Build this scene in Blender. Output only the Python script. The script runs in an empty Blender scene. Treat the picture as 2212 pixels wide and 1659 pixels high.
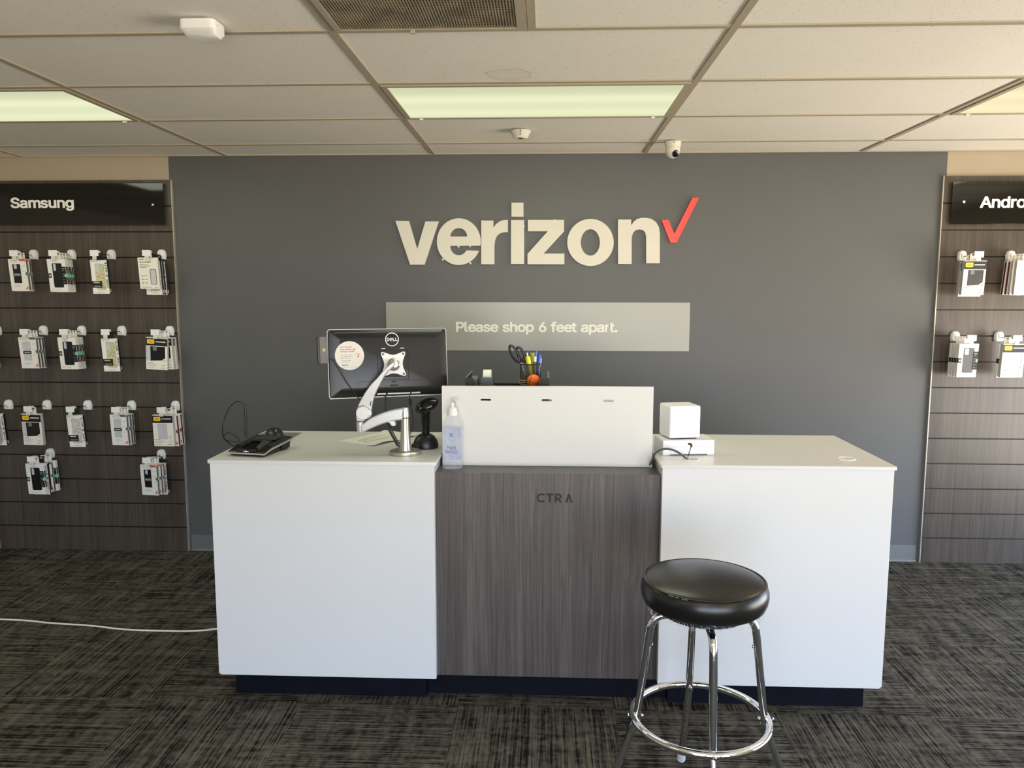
import bpy, bmesh, math, random
from mathutils import Vector, Matrix
random.seed(7)
S = bpy.context.scene
COL = S.collection
PI = math.pi

# ------------------------------------------------------------------ camera
F, PITCH, YAW, ROLL = 1697.96, 0.1164, 0.0424, 0.001
CAM = Vector((0.1901, -4.6553, 1.5985))
W, H = 2212, 1659
fw = Vector((-math.sin(YAW)*math.cos(PITCH), math.cos(YAW)*math.cos(PITCH), -math.sin(PITCH)))
r0 = Vector((math.cos(YAW), math.sin(YAW), 0)); u0 = r0.cross(fw)
RT = math.cos(ROLL)*r0 + math.sin(ROLL)*u0
UP = -math.sin(ROLL)*r0 + math.cos(ROLL)*u0
cd = bpy.data.cameras.new('camera'); cam = bpy.data.objects.new('camera', cd); COL.objects.link(cam)
cd.sensor_width = 36; cd.sensor_fit = 'HORIZONTAL'; cd.lens = 36*F/W; cd.clip_start = 0.05
cam.matrix_world = Matrix((RT, UP, -fw)).transposed().to_4x4()
cam.location = CAM
S.camera = cam
# ------------------------------------------------------------------ view and world
S.view_settings.view_transform = 'Standard'; S.view_settings.look = 'None'
S.view_settings.gamma = 1; S.view_settings.use_curve_mapping = False
S.view_settings.exposure = 0.0
S.cycles.max_bounces = 10; S.cycles.diffuse_bounces = 6; S.cycles.transparent_max_bounces = 16
S.cycles.caustics_reflective = False; S.cycles.caustics_refractive = False
S.cycles.sample_clamp_indirect = 6
wd = bpy.data.worlds.new('daylight'); S.world = wd; wd.use_nodes = True
nt = wd.node_tree; nt.nodes.clear()
wo = nt.nodes.new('ShaderNodeOutputWorld'); bg = nt.nodes.new('ShaderNodeBackground')
tc = nt.nodes.new('ShaderNodeTexCoord'); sp = nt.nodes.new('ShaderNodeSeparateXYZ'); cr = nt.nodes.new('ShaderNodeValToRGB')
mr = nt.nodes.new('ShaderNodeMapRange'); mr.inputs['From Min'].default_value = -1; mr.inputs['From Max'].default_value = 1
nt.links.new(tc.outputs['Generated'], sp.inputs[0]); nt.links.new(sp.outputs['Z'], mr.inputs['Value'])
nt.links.new(mr.outputs['Result'], cr.inputs['Fac']); nt.links.new(cr.outputs['Color'], bg.inputs['Color'])
nt.links.new(bg.outputs[0], wo.inputs[0])
e = cr.color_ramp.elements
e[0].position = 0.0; e[0].color = (1.95, 1.75, 1.45, 1)
e[1].position = 1.0; e[1].color = (0.6, 0.95, 1.6, 1)
for p_, c_ in ((0.485, (1.75, 1.6, 1.34, 1)), (0.505, (1.12, 1.33, 1.72, 1)), (0.62, (1.0, 1.35, 1.9, 1))):
    k = e.new(p_); k.color = c_
bg.inputs['Strength'].default_value = 6.6
# daylight portals in the storefront glazing (built below)
FRONT = -7.6
WINDOWS = [(-1.2, 0.3, 0.12, 2.15), (0.6, 2.3, 0.12, 2.15), (2.6, 3.95, 0.12, 2.15)]
for i, (x0, x1, z0, z1) in enumerate(WINDOWS):
    ld = bpy.data.lights.new('window_daylight', 'AREA'); ld.shape = 'RECTANGLE'; ld.size = x1-x0; ld.size_y = z1-z0
    ld.cycles.is_portal = True
    lo = bpy.data.objects.new('window_daylight', ld); COL.objects.link(lo)
    lo.location = ((x0+x1)/2, FRONT+0.02, (z0+z1)/2); lo.rotation_euler = (PI/2, 0, 0)
SIDEWIN = (-3.6, -0.22, 0.03, 1.5)
XR = 4.2
ld = bpy.data.lights.new('window_daylight', 'AREA'); ld.shape = 'RECTANGLE'; ld.size = SIDEWIN[1]-SIDEWIN[0]; ld.size_y = SIDEWIN[3]-SIDEWIN[2]
ld.cycles.is_portal = True
lo = bpy.data.objects.new('window_daylight', ld); COL.objects.link(lo)
lo.location = (XR-0.02, (SIDEWIN[0]+SIDEWIN[1])/2, (SIDEWIN[2]+SIDEWIN[3])/2); lo.rotation_euler = (PI/2, 0, PI/2)

def at(px, py, ax, val):
    """the point at which the sight line through a photograph pixel meets the plane ax = val"""
    d = fw + RT*((px-W/2)/F) + UP*((H/2-py)/F)
    i = 'xyz'.index(ax)
    return CAM + d*((val-CAM[i])/d[i])

# ------------------------------------------------------------------ materials
def lin(c):
    if isinstance(c, str):
        c = [int(c[i:i+2], 16)/255 for i in (0, 2, 4)]
    else:
        c = [v/255 for v in c]
    return tuple(v/12.92 if v <= 0.04045 else ((v+0.055)/1.055)**2.4 for v in c) + (1,)

MATS = {}
def mat(name, col, rough=0.5, metal=0.0, var=0.06, scale=30, bump=0.0, coat=0.0, spec=0.5, emit=None, estr=0, alpha=None, stretch=None):
    if name in MATS: return MATS[name]
    m = bpy.data.materials.new(name); m.use_nodes = True; n = m.node_tree; L = n.links
    b = n.nodes['Principled BSDF']
    c = lin(col) if isinstance(col, str) or max(col) > 1.001 else tuple(col)+(1,)
    t = n.nodes.new('ShaderNodeTexCoord'); no = n.nodes.new('ShaderNodeTexNoise'); no.inputs['Scale'].default_value = scale
    no.inputs['Detail'].default_value = 4
    src = t.outputs['Object']
    if stretch:
        mp = n.nodes.new('ShaderNodeMapping'); mp.inputs['Scale'].default_value = stretch; L.new(src, mp.inputs[0]); src = mp.outputs[0]
    L.new(src, no.inputs['Vector'])
    rp = n.nodes.new('ShaderNodeValToRGB')
    rp.color_ramp.elements[0].position = 0.3; rp.color_ramp.elements[1].position = 0.7
    rp.color_ramp.elements[0].color = tuple(v*(1-var) for v in c[:3])+(1,)
    rp.color_ramp.elements[1].color = tuple(min(1, v*(1+var)) for v in c[:3])+(1,)
    L.new(no.outputs['Fac'], rp.inputs[0]); L.new(rp.outputs[0], b.inputs['Base Color'])
    b.inputs['Roughness'].default_value = rough; b.inputs['Metallic'].default_value = metal
    b.inputs['Specular IOR Level'].default_value = spec
    if coat: b.inputs['Coat Weight'].default_value = coat; b.inputs['Coat Roughness'].default_value = 0.05
    if bump:
        bp = n.nodes.new('ShaderNodeBump'); bp.inputs['Strength'].default_value = bump; bp.inputs['Distance'].default_value = 0.002
        L.new(no.outputs['Fac'], bp.inputs['Height']); L.new(bp.outputs[0], b.inputs['Normal'])
    if emit:
        b.inputs['Emission Color'].default_value = lin(emit); b.inputs['Emission Strength'].default_value = estr
    if alpha is not None: b.inputs['Alpha'].default_value = alpha
    MATS[name] = m
    return m

def wood_mat(name, dark, mid, light, rough=0.42, seed=0.0, spec=0.5):
    """straight vertical-grain laminate: two noises stretched along Z"""
    m = bpy.data.materials.new(name); m.use_nodes = True; n = m.node_tree; L = n.links; b = n.nodes['Principled BSDF']
    t = n.nodes.new('ShaderNodeTexCoord')
    mp = n.nodes.new('ShaderNodeMapping'); mp.inputs['Scale'].default_value = (150, 150, 1.3); mp.inputs['Location'].default_value = (seed, seed, seed)
    # slow sideways wander makes the cathedral grain
    wn = n.nodes.new('ShaderNodeTexNoise'); wn.inputs['Scale'].default_value = 1.0
    wm = n.nodes.new('ShaderNodeMapping'); wm.inputs['Scale'].default_value = (7, 7, 1.6); L.new(t.outputs['Object'], wm.inputs[0]); L.new(wm.outputs[0], wn.inputs['Vector'])
    sc = n.nodes.new('ShaderNodeVectorMath'); sc.operation = 'SCALE'; sc.inputs['Scale'].default_value = 0.035; L.new(wn.outputs['Color'], sc.inputs[0])
    ad = n.nodes.new('ShaderNodeVectorMath'); L.new(t.outputs['Object'], ad.inputs[0]); L.new(sc.outputs[0], ad.inputs[1])
    L.new(ad.outputs[0], mp.inputs[0])
    a = n.nodes.new('ShaderNodeTexNoise'); a.inputs['Scale'].default_value = 1; a.inputs['Detail'].default_value = 6; a.inputs['Roughness'].default_value = 0.65; L.new(mp.outputs[0], a.inputs['Vector'])
    mp2 = n.nodes.new('ShaderNodeMapping'); mp2.inputs['Scale'].default_value = (16, 16, 0.35); mp2.inputs['Location'].default_value = (seed*2, 3, seed); L.new(ad.outputs[0], mp2.inputs[0])
    b2 = n.nodes.new('ShaderNodeTexNoise'); b2.inputs['Scale'].default_value = 1; b2.inputs['Detail'].default_value = 3; L.new(mp2.outputs[0], b2.inputs['Vector'])
    mx = n.nodes.new('ShaderNodeMath'); mx.operation = 'MULTIPLY_ADD'; mx.inputs[1].default_value = 0.7; L.new(a.outputs['Fac'], mx.inputs[0])
    m2 = n.nodes.new('ShaderNodeMath'); m2.operation = 'MULTIPLY'; m2.inputs[1].default_value = 0.3; L.new(b2.outputs['Fac'], m2.inputs[0]); L.new(m2.outputs[0], mx.inputs[2])
    rp = n.nodes.new('ShaderNodeValToRGB'); el = rp.color_ramp.elements
    el[0].position = 0.36; el[0].color = lin(dark); el[1].position = 0.64; el[1].color = lin(light); k = el.new(0.5); k.color = lin(mid)
    L.new(mx.outputs[0], rp.inputs[0]); L.new(rp.outputs[0], b.inputs['Base Color'])
    b.inputs['Roughness'].default_value = rough; b.inputs['Specular IOR Level'].default_value = spec
    MATS[name] = m
    return m

def carpet_mat():
    """quarter-turned carpet tiles: broken pale bars between dark ribs, direction by tile"""
    m = bpy.data.materials.new('carpet'); m.use_nodes = True; n = m.node_tree; L = n.links; b = n.nodes['Principled BSDF']
    N = n.nodes.new
    t = N('ShaderNodeTexCoord'); sx = N('ShaderNodeSeparateXYZ'); L.new(t.outputs['Object'], sx.inputs[0])
    def math_(op, a, c=None, c2=None):
        k = N('ShaderNodeMath'); k.operation = op
        for i, v in enumerate((a, c, c2)):
            if v is None: continue
            if isinstance(v, (int, float)): k.inputs[i].default_value = v
            else: L.new(v, k.inputs[i])
        return k.outputs[0]
    P = 0.6065
    tx = math_('DIVIDE', math_('ADD', sx.outputs[0], 0.75), P); ty = math_('DIVIDE', math_('ADD', sx.outputs[1], 1.772), P)
    fx, fy = math_('FLOOR', tx), math_('FLOOR', ty)
    par = math_('ABSOLUTE', math_('MODULO', math_('ADD', fx, fy), 2.0))
    def pat(ax, ay):
        # ax runs along the ribs, ay across them
        cb = N('ShaderNodeCombineXYZ'); L.new(math_('MULTIPLY', ax, 3.0), cb.inputs[0]); L.new(math_('MULTIPLY', ay, 150.0), cb.inputs[1])
        L.new(math_('ADD', math_('MULTIPLY', fx, 3.7), math_('MULTIPLY', fy, 9.1)), cb.inputs[2])
        no = N('ShaderNodeTexNoise'); no.inputs['Scale'].default_value = 1; no.inputs['Detail'].default_value = 3; no.inputs['Roughness'].default_value = 0.6; L.new(cb.outputs[0], no.inputs['Vector'])
        cb2 = N('ShaderNodeCombineXYZ'); L.new(math_('MULTIPLY', ax, 42.0), cb2.inputs[0]); L.new(math_('MULTIPLY', ay, 42.0), cb2.inputs[1])
        n2 = N('ShaderNodeTexNoise'); n2.inputs['Scale'].default_value = 1; n2.inputs['Detail'].default_value = 3; L.new(cb2.outputs[0], n2.inputs['Vector'])
        cb3 = N('ShaderNodeCombineXYZ'); L.new(math_('MULTIPLY', ax, 22.0), cb3.inputs[0]); L.new(math_('MULTIPLY', ay, 5.0), cb3.inputs[1])
        n3 = N('ShaderNodeTexNoise'); n3.inputs['Scale'].default_value = 1; n3.inputs['Detail'].default_value = 2; L.new(cb3.outputs[0], n3.inputs['Vector'])
        return math_('ADD', math_('ADD', math_('MULTIPLY', no.outputs['Fac'], 0.56), math_('MULTIPLY', n2.outputs['Fac'], 0.20)), math_('MULTIPLY', n3.outputs['Fac'], 0.24))
    A = pat(sx.outputs[0], sx.outputs[1]); B = pat(sx.outputs[1], sx.outputs[0])
    mixv = N('ShaderNodeMix'); mixv.data_type = 'FLOAT'; L.new(par, mixv.inputs[0]); L.new(B, mixv.inputs[2]); L.new(A, mixv.inputs[3])
    fine = N('ShaderNodeTexNoise'); fine.inputs['Scale'].default_value = 420; L.new(t.outputs['Object'], fine.inputs['Vector'])
    val = math_('ADD', mixv.outputs[0], math_('MULTIPLY', math_('SUBTRACT', fine.outputs['Fac'], 0.5), 0.16))
    rp = N('ShaderNodeValToRGB'); el = rp.color_ramp.elements
    el[0].position = 0.425; el[0].color = lin((23, 21, 19)); el[1].position = 0.60; el[1].color = lin((102, 97, 87))
    k = el.new(0.478); k.color = lin((64, 61, 55))
    L.new(val, rp.inputs[0]); L.new(rp.outputs[0], b.inputs['Base Color'])
    b.inputs['Roughness'].default_value = 0.95; b.inputs['Specular IOR Level'].default_value = 0.1
    bp = N('ShaderNodeBump'); bp.inputs['Strength'].default_value = 0.5; bp.inputs['Distance'].default_value = 0.003
    L.new(val, bp.inputs['Height']); L.new(bp.outputs[0], b.inputs['Normal'])
    return m

def ceiling_mat():
    m = bpy.data.materials.new('ceiling_tile'); m.use_nodes = True; n = m.node_tree; L = n.links; b = n.nodes['Principled BSDF']; N = n.nodes.new
    t = N('ShaderNodeTexCoord')
    no = N('ShaderNodeTexNoise'); no.inputs['Scale'].default_value = 130; no.inputs['Detail'].default_value = 2; L.new(t.outputs['Object'], no.inputs['Vector'])
    r1 = N('ShaderNodeValToRGB'); r1.color_ramp.elements[0].position = 0.29; r1.color_ramp.elements[1].position = 0.34
    r1.color_ramp.elements[0].color = (0.58, 0.53, 0.45, 1); r1.color_ramp.elements[1].color = (0.85, 0.81, 0.73, 1)
    L.new(no.outputs['Fac'], r1.inputs[0])
    big = N('ShaderNodeTexNoise'); big.inputs['Scale'].default_value = 2.2; L.new(t.outputs['Object'], big.inputs['Vector'])
    r2 = N('ShaderNodeValToRGB'); r2.color_ramp.elements[0].color = (0.92, 0.91, 0.90, 1); r2.color_ramp.elements[1].color = (1, 1, 1, 1)
    L.new(big.outputs['Fac'], r2.inputs[0])
    mx = N('ShaderNodeMix'); mx.data_type = 'RGBA'; mx.blend_type = 'MULTIPLY'; mx.inputs[0].default_value = 1
    L.new(r1.outputs[0], mx.inputs[6]); L.new(r2.outputs[0], mx.inputs[7])
    # the dried water stain: a wobbly ring on one tile
    sub = N('ShaderNodeVectorMath'); sub.operation = 'SUBTRACT'; sub.inputs[1].default_value = (0.05, -1.648, 2.395); L.new(t.outputs['Object'], sub.inputs[0])
    wb = N('ShaderNodeTexNoise'); wb.inputs['Scale'].default_value = 22; L.new(t.outputs['Object'], wb.inputs['Vector'])
    s2 = N('ShaderNodeVectorMath'); s2.operation = 'MULTIPLY'; s2.inputs[1].default_value = (1, 1.1, 0); L.new(sub.outputs[0], s2.inputs[0])
    ln = N('ShaderNodeVectorMath'); ln.operation = 'LENGTH'; L.new(s2.outputs[0], ln.inputs[0])
    a1 = N('ShaderNodeMath'); a1.operation = 'MULTIPLY_ADD'; a1.inputs[1].default_value = 0.05; L.new(wb.outputs['Fac'], a1.inputs[0]); L.new(ln.outputs['Value'], a1.inputs[2])
    rg = N('ShaderNodeValToRGB'); ee = rg.color_ramp.elements; ee[0].position = 0.0; ee[0].color = (0.97, 0.96, 0.94, 1); ee[1].position = 0.115; ee[1].color = (1, 1, 1, 1)
    k = ee.new(0.098); k.color = (0.96, 0.95, 0.92, 1); k = ee.new(0.106); k.color = (0.80, 0.77, 0.68, 1)
    L.new(a1.outputs[0], rg.inputs[0])
    m2 = N('ShaderNodeMix'); m2.data_type = 'RGBA'; m2.blend_type = 'MULTIPLY'; m2.inputs[0].default_value = 1
    L.new(mx.outputs[2], m2.inputs[6]); L.new(rg.outputs[0], m2.inputs[7]); L.new(m2.outputs[2], b.inputs['Base Color'])
    b.inputs['Roughness'].default_value = 0.9; b.inputs['Specular IOR Level'].default_value = 0.2
    return m

def lamp_mat(name, col, strength, tubes):
    """prismatic diffuser lit by two tubes that run along X"""
    m = bpy.data.materials.new(name); m.use_nodes = True; n = m.node_tree; n.nodes.clear(); L = n.links; N = n.nodes.new
    o = N('ShaderNodeOutputMaterial'); em = N('ShaderNodeEmission'); L.new(em.outputs[0], o.inputs[0]); em.inputs['Color'].default_value = lin(col)
    t = N('ShaderNodeTexCoord'); sx = N('ShaderNodeSeparateXYZ'); L.new(t.outputs['Object'], sx.inputs[0])
    total = None
    for y, w in tubes:
        a = N('ShaderNodeMath'); a.operation = 'SUBTRACT'; a.inputs[1].default_value = y; L.new(sx.outputs[1], a.inputs[0])
        a2 = N('ShaderNodeMath'); a2.operation = 'DIVIDE'; a2.inputs[1].default_value = w; L.new(a.outputs[0], a2.inputs[0])
        a3 = N('ShaderNodeMath'); a3.operation = 'POWER'; a3.inputs[1].default_value = 2; L.new(a2.outputs[0], a3.inputs[0])
        a4 = N('ShaderNodeMath'); a4.operation = 'ADD'; a4.inputs[1].default_value = 1; L.new(a3.outputs[0], a4.inputs[0])
        a5 = N('ShaderNodeMath'); a5.operation = 'DIVIDE'; a5.inputs[0].default_value = 0.3; L.new(a4.outputs[0], a5.inputs[1])
        if total is None: total = a5.outputs[0]
        else:
            s = N('ShaderNodeMath'); L.new(total, s.inputs[0]); L.new(a5.outputs[0], s.inputs[1]); total = s.outputs[0]
    s = N('ShaderNodeMath'); s.inputs[1].default_value = 0.72; L.new(total, s.inputs[0])
    k = N('ShaderNodeMath'); k.operation = 'MULTIPLY'; k.inputs[1].default_value = strength; L.new(s.outputs[0], k.inputs[0]); L.new(k.outputs[0], em.inputs['Strength'])
    return m

def clear_mat(name, tint, gloss=0.12, rough=0.03, dens=0.06):
    """thin clear plastic: mostly transparent, a little tinted diffuse, Fresnel gloss"""
    m = bpy.data.materials.new(name); m.use_nodes = True; n = m.node_tree; n.nodes.clear(); L = n.links; N = n.nodes.new
    o = N('ShaderNodeOutputMaterial'); tr = N('ShaderNodeBsdfTransparent'); tr.inputs[0].default_value = tint
    gl = N('ShaderNodeBsdfGlossy'); gl.inputs['Roughness'].default_value = rough; di = N('ShaderNodeBsdfDiffuse'); di.inputs[0].default_value = tint
    lw = N('ShaderNodeLayerWeight'); lw.inputs['Blend'].default_value = gloss
    m1 = N('ShaderNodeMixShader'); m1.inputs[0].default_value = dens; L.new(tr.outputs[0], m1.inputs[1]); L.new(di.outputs[0], m1.inputs[2])
    m2 = N('ShaderNodeMixShader'); fm = N('ShaderNodeMath'); fm.operation = 'MULTIPLY'; fm.inputs[1].default_value = 0.35; L.new(lw.outputs['Fresnel'], fm.inputs[0]); L.new(fm.outputs[0], m2.inputs[0]); L.new(m1.outputs[0], m2.inputs[1]); L.new(gl.outputs[0], m2.inputs[2])
    L.new(m2.outputs[0], o.inputs[0])
    return m

M = {}
M['grey_paint'] = mat('grey_paint', (85, 85, 85), 0.5, var=0.02, scale=6, bump=0.03)
M['cream_paint'] = mat('cream_paint', (172, 158, 136), 0.6, var=0.02, scale=6)
M['white_paint'] = mat('white_paint', (205, 200, 190), 0.6, var=0.02, scale=6)
M['grid'] = mat('grid_metal', (172, 161, 140), 0.5, var=0.03)
M['ceiling'] = ceiling_mat()
M['carpet'] = carpet_mat()
M['vinyl'] = mat('baseboard_vinyl', (106, 106, 105), 0.45, var=0.03)
M['laminate'] = mat('white_laminate', (222, 221, 219), 0.28, var=0.01, scale=4)
M['laminate_panel'] = mat('white_panel_laminate', (218, 216, 209), 0.35, var=0.01, scale=4)
M['wood'] = wood_mat('grey_oak_laminate', (64, 57, 53), (83, 75, 70), (102, 94, 88), 0.4)
M['slat'] = wood_mat('slatwall_laminate', (60, 52, 46), (75, 66, 58), (89, 79, 71), 0.32, seed=4.3)
M['groove'] = mat('groove_dark', (16, 14, 13), 0.5)
M['kick'] = mat('black_kick', (15, 16, 24), 0.5, var=0.2, scale=14, spec=0.12)
M['black'] = mat('black_plastic', (22, 22, 23), 0.38)
M['black_gloss'] = mat('gloss_black_plastic', (14, 14, 15), 0.14)
M['black_matte'] = mat('matte_black', (20, 20, 21), 0.6)
M['monitor_back'] = mat('monitor_back', (26, 26, 27), 0.34, var=0.05, scale=90, bump=0.02)
M['screen_grey'] = mat('dark_screen', (50, 53, 54), 0.4)
M['deep_black'] = mat('cavity_black', (8, 8, 9), 0.8, spec=0.1)
M['grey_plastic'] = mat('grey_plastic', (110, 106, 104), 0.5)
M['silver'] = mat('silver_paint', (205, 205, 205), 0.33, metal=0.55, var=0.02)
M['silver_flat'] = mat('silver_edge', (164, 165, 157), 0.4, metal=0.3)
M['steel'] = mat('brushed_steel', (188, 184, 172), 0.3, metal=0.8, var=0.08, stretch=(4, 4, 200))
M['chrome'] = mat('chrome', (222, 226, 233), 0.07, metal=1.0, var=0.01)
M['trim'] = mat('aluminium_trim', (178, 172, 160), 0.35, metal=0.5)
M['white_plastic'] = mat('white_plastic', (232, 231, 228), 0.35, var=0.01)
M['cool_white'] = mat('router_white', (236, 236, 238), 0.4, var=0.01)
M['beige_plastic'] = mat('beige_white_plastic', (220, 214, 200), 0.45, var=0.01)
M['letter'] = mat('white_lettering', (214, 208, 194), 0.5, var=0.01, scale=8)
M['red'] = mat('red_acrylic', (236, 62, 48), 0.35, var=0.02)
M['frost'] = mat('frosted_grey_acrylic', (154, 151, 142), 0.3, var=0.01, scale=3)
M['vinyl_white'] = mat('vinyl_letters', (226, 224, 210), 0.5, var=0.01)
M['smoke'] = mat('smoked_acrylic', (26, 23, 20), 0.05, var=0.02, alpha=0.78)
M['smoke_letter'] = mat('sign_letters', (244, 242, 237), 0.45, var=0.01)
M['leather'] = mat('black_vinyl_leather', (19, 19, 18), 0.3, var=0.12, scale=160, bump=0.12)
M['thread'] = mat('pale_thread', (190, 188, 186), 0.8)
M['rubber_white'] = mat('grey_white_rubber', (200, 200, 202), 0.6)
M['paper'] = mat('paper', (226, 224, 214), 0.7, var=0.01)
M['ink'] = mat('ink', (96, 94, 92), 0.7)
M['pad'] = mat('mouse_pad', (118, 120, 116), 0.8)
M['cable'] = mat('black_cable', (20, 20, 20), 0.45)
M['grey_cable'] = mat('grey_cable', (78, 78, 82), 0.4)
M['cord'] = mat('white_cord', (226, 222, 210), 0.45)
M['green_led'] = mat('green_led', (60, 160, 40), 0.4, emit=(70, 200, 40), estr=0.25)
M['card_red'] = mat('print_red', (214, 84, 70), 0.6)
M['card_orange'] = mat('print_orange', (228, 168, 120), 0.6)
M['vent'] = mat('dusty_grille', (146, 134, 112), 0.6, var=0.35, scale=11)
M['vent_back'] = mat('filter_grey', (112, 102, 86), 0.9, var=0.3, scale=7)
M['orange'] = mat('orange_foam', (236, 110, 22), 0.6, var=0.04, scale=60, bump=0.1)
M['band'] = mat('rubber_band', (186, 160, 128), 0.6)
M['hi_yellow'] = mat('highlighter_yellow', (222, 232, 50), 0.4)
M['olive'] = mat('olive_marker', (150, 154, 40), 0.5)
M['chipboard'] = mat('chipboard_edge', (104, 88, 74), 0.8)
M['blue'] = mat('blue_pen', (32, 82, 190), 0.35)
M['brown'] = mat('brown_marker', (120, 96, 30), 0.5)
M['crimson'] = mat('crimson_pen', (150, 40, 40), 0.5)
M['box_white'] = mat('package_white', (233, 230, 224), 0.5, var=0.01)
M['box_cream'] = mat('package_cream', (233, 228, 215), 0.5, var=0.01)
M['box_grey'] = mat('package_grey_side', (88, 92, 93), 0.5)
M['box_lightgrey'] = mat('package_light_grey_side', (176, 176, 172), 0.5)
M['box_black'] = mat('package_black', (20, 19, 19), 0.5)
M['box_burgundy'] = mat('package_burgundy', (86, 14, 26), 0.5)
M['mint'] = mat('mint_green', (136, 214, 182), 0.5)
M['mint_case'] = mat('mint_case', (176, 222, 204), 0.4)
M['case_black'] = mat('phone_case_black', (18, 18, 18), 0.35)
M['case_grey'] = mat('phone_case_grey', (92, 90, 92), 0.45)
M['case_clear'] = mat('phone_case_clear', (196, 196, 200), 0.15)
M['lilac'] = mat('lens_lilac', (190, 188, 200), 0.4)
M['logo_yellow'] = mat('logo_yellow', (246, 208, 48), 0.5)
M['amber_print'] = mat('amber_print', (206, 130, 40), 0.5)
M['box_red'] = mat('package_red', (222, 92, 66), 0.5)
M['violet'] = mat('violet_dot', (140, 130, 168), 0.5)
M['coral'] = mat('coral_dot', (236, 170, 156), 0.5)
M['dot_grey'] = mat('grey_dot', (118, 116, 116), 0.5)
def glitter(name, base, spark):
    m = bpy.data.materials.new(name); m.use_nodes = True; n = m.node_tree; L = n.links; b = n.nodes['Principled BSDF']; N = n.nodes.new
    t = N('ShaderNodeTexCoord'); v = N('ShaderNodeTexVoronoi'); v.inputs['Scale'].default_value = 260; L.new(t.outputs['Object'], v.inputs['Vector'])
    rp = N('ShaderNodeValToRGB'); rp.color_ramp.elements[0].color = lin(base); rp.color_ramp.elements[1].color = lin(spark); rp.color_ramp.elements[0].position = 0.3
    sx = N('ShaderNodeSeparateColor'); L.new(v.outputs['Color'], sx.inputs[0]); L.new(sx.outputs[0], rp.inputs[0]); L.new(rp.outputs[0], b.inputs['Base Color'])
    b.inputs['Roughness'].default_value = 0.25
    return m
M['glitter_gold'] = glitter('gold_glitter', (172, 164, 128), (226, 220, 176))
M['glitter_silver'] = glitter('silver_glitter', (176, 168, 160), (234, 222, 206))
M['bottle'] = clear_mat('clear_bottle', (0.97, 0.975, 0.985, 1), 0.06, 0.04, 0.08)
M['gel'] = clear_mat('sanitizer_gel', (0.97, 0.98, 0.995, 1), 0.02, 0.1, 0.05)
M['blue_label'] = clear_mat('blue_back_label', (0.74, 0.77, 0.95, 1), 0.02, 0.4, 0.5)
M['pale_label'] = clear_mat('pale_back_label', (0.92, 0.94, 0.985, 1), 0.02, 0.4, 0.35)
M['blue_ink'] = mat('blue_ink', (70, 84, 150), 0.6)
M['lamp_green'] = lamp_mat('green_white_diffuser', (238, 242, 200), 0.94, ((-0.06, 0.09), (0.19, 0.12)))
M['lamp_warm'] = lamp_mat('warm_diffuser', (255, 234, 190), 1.05, ((-0.06, 0.09), (0.19, 0.12)))

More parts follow.
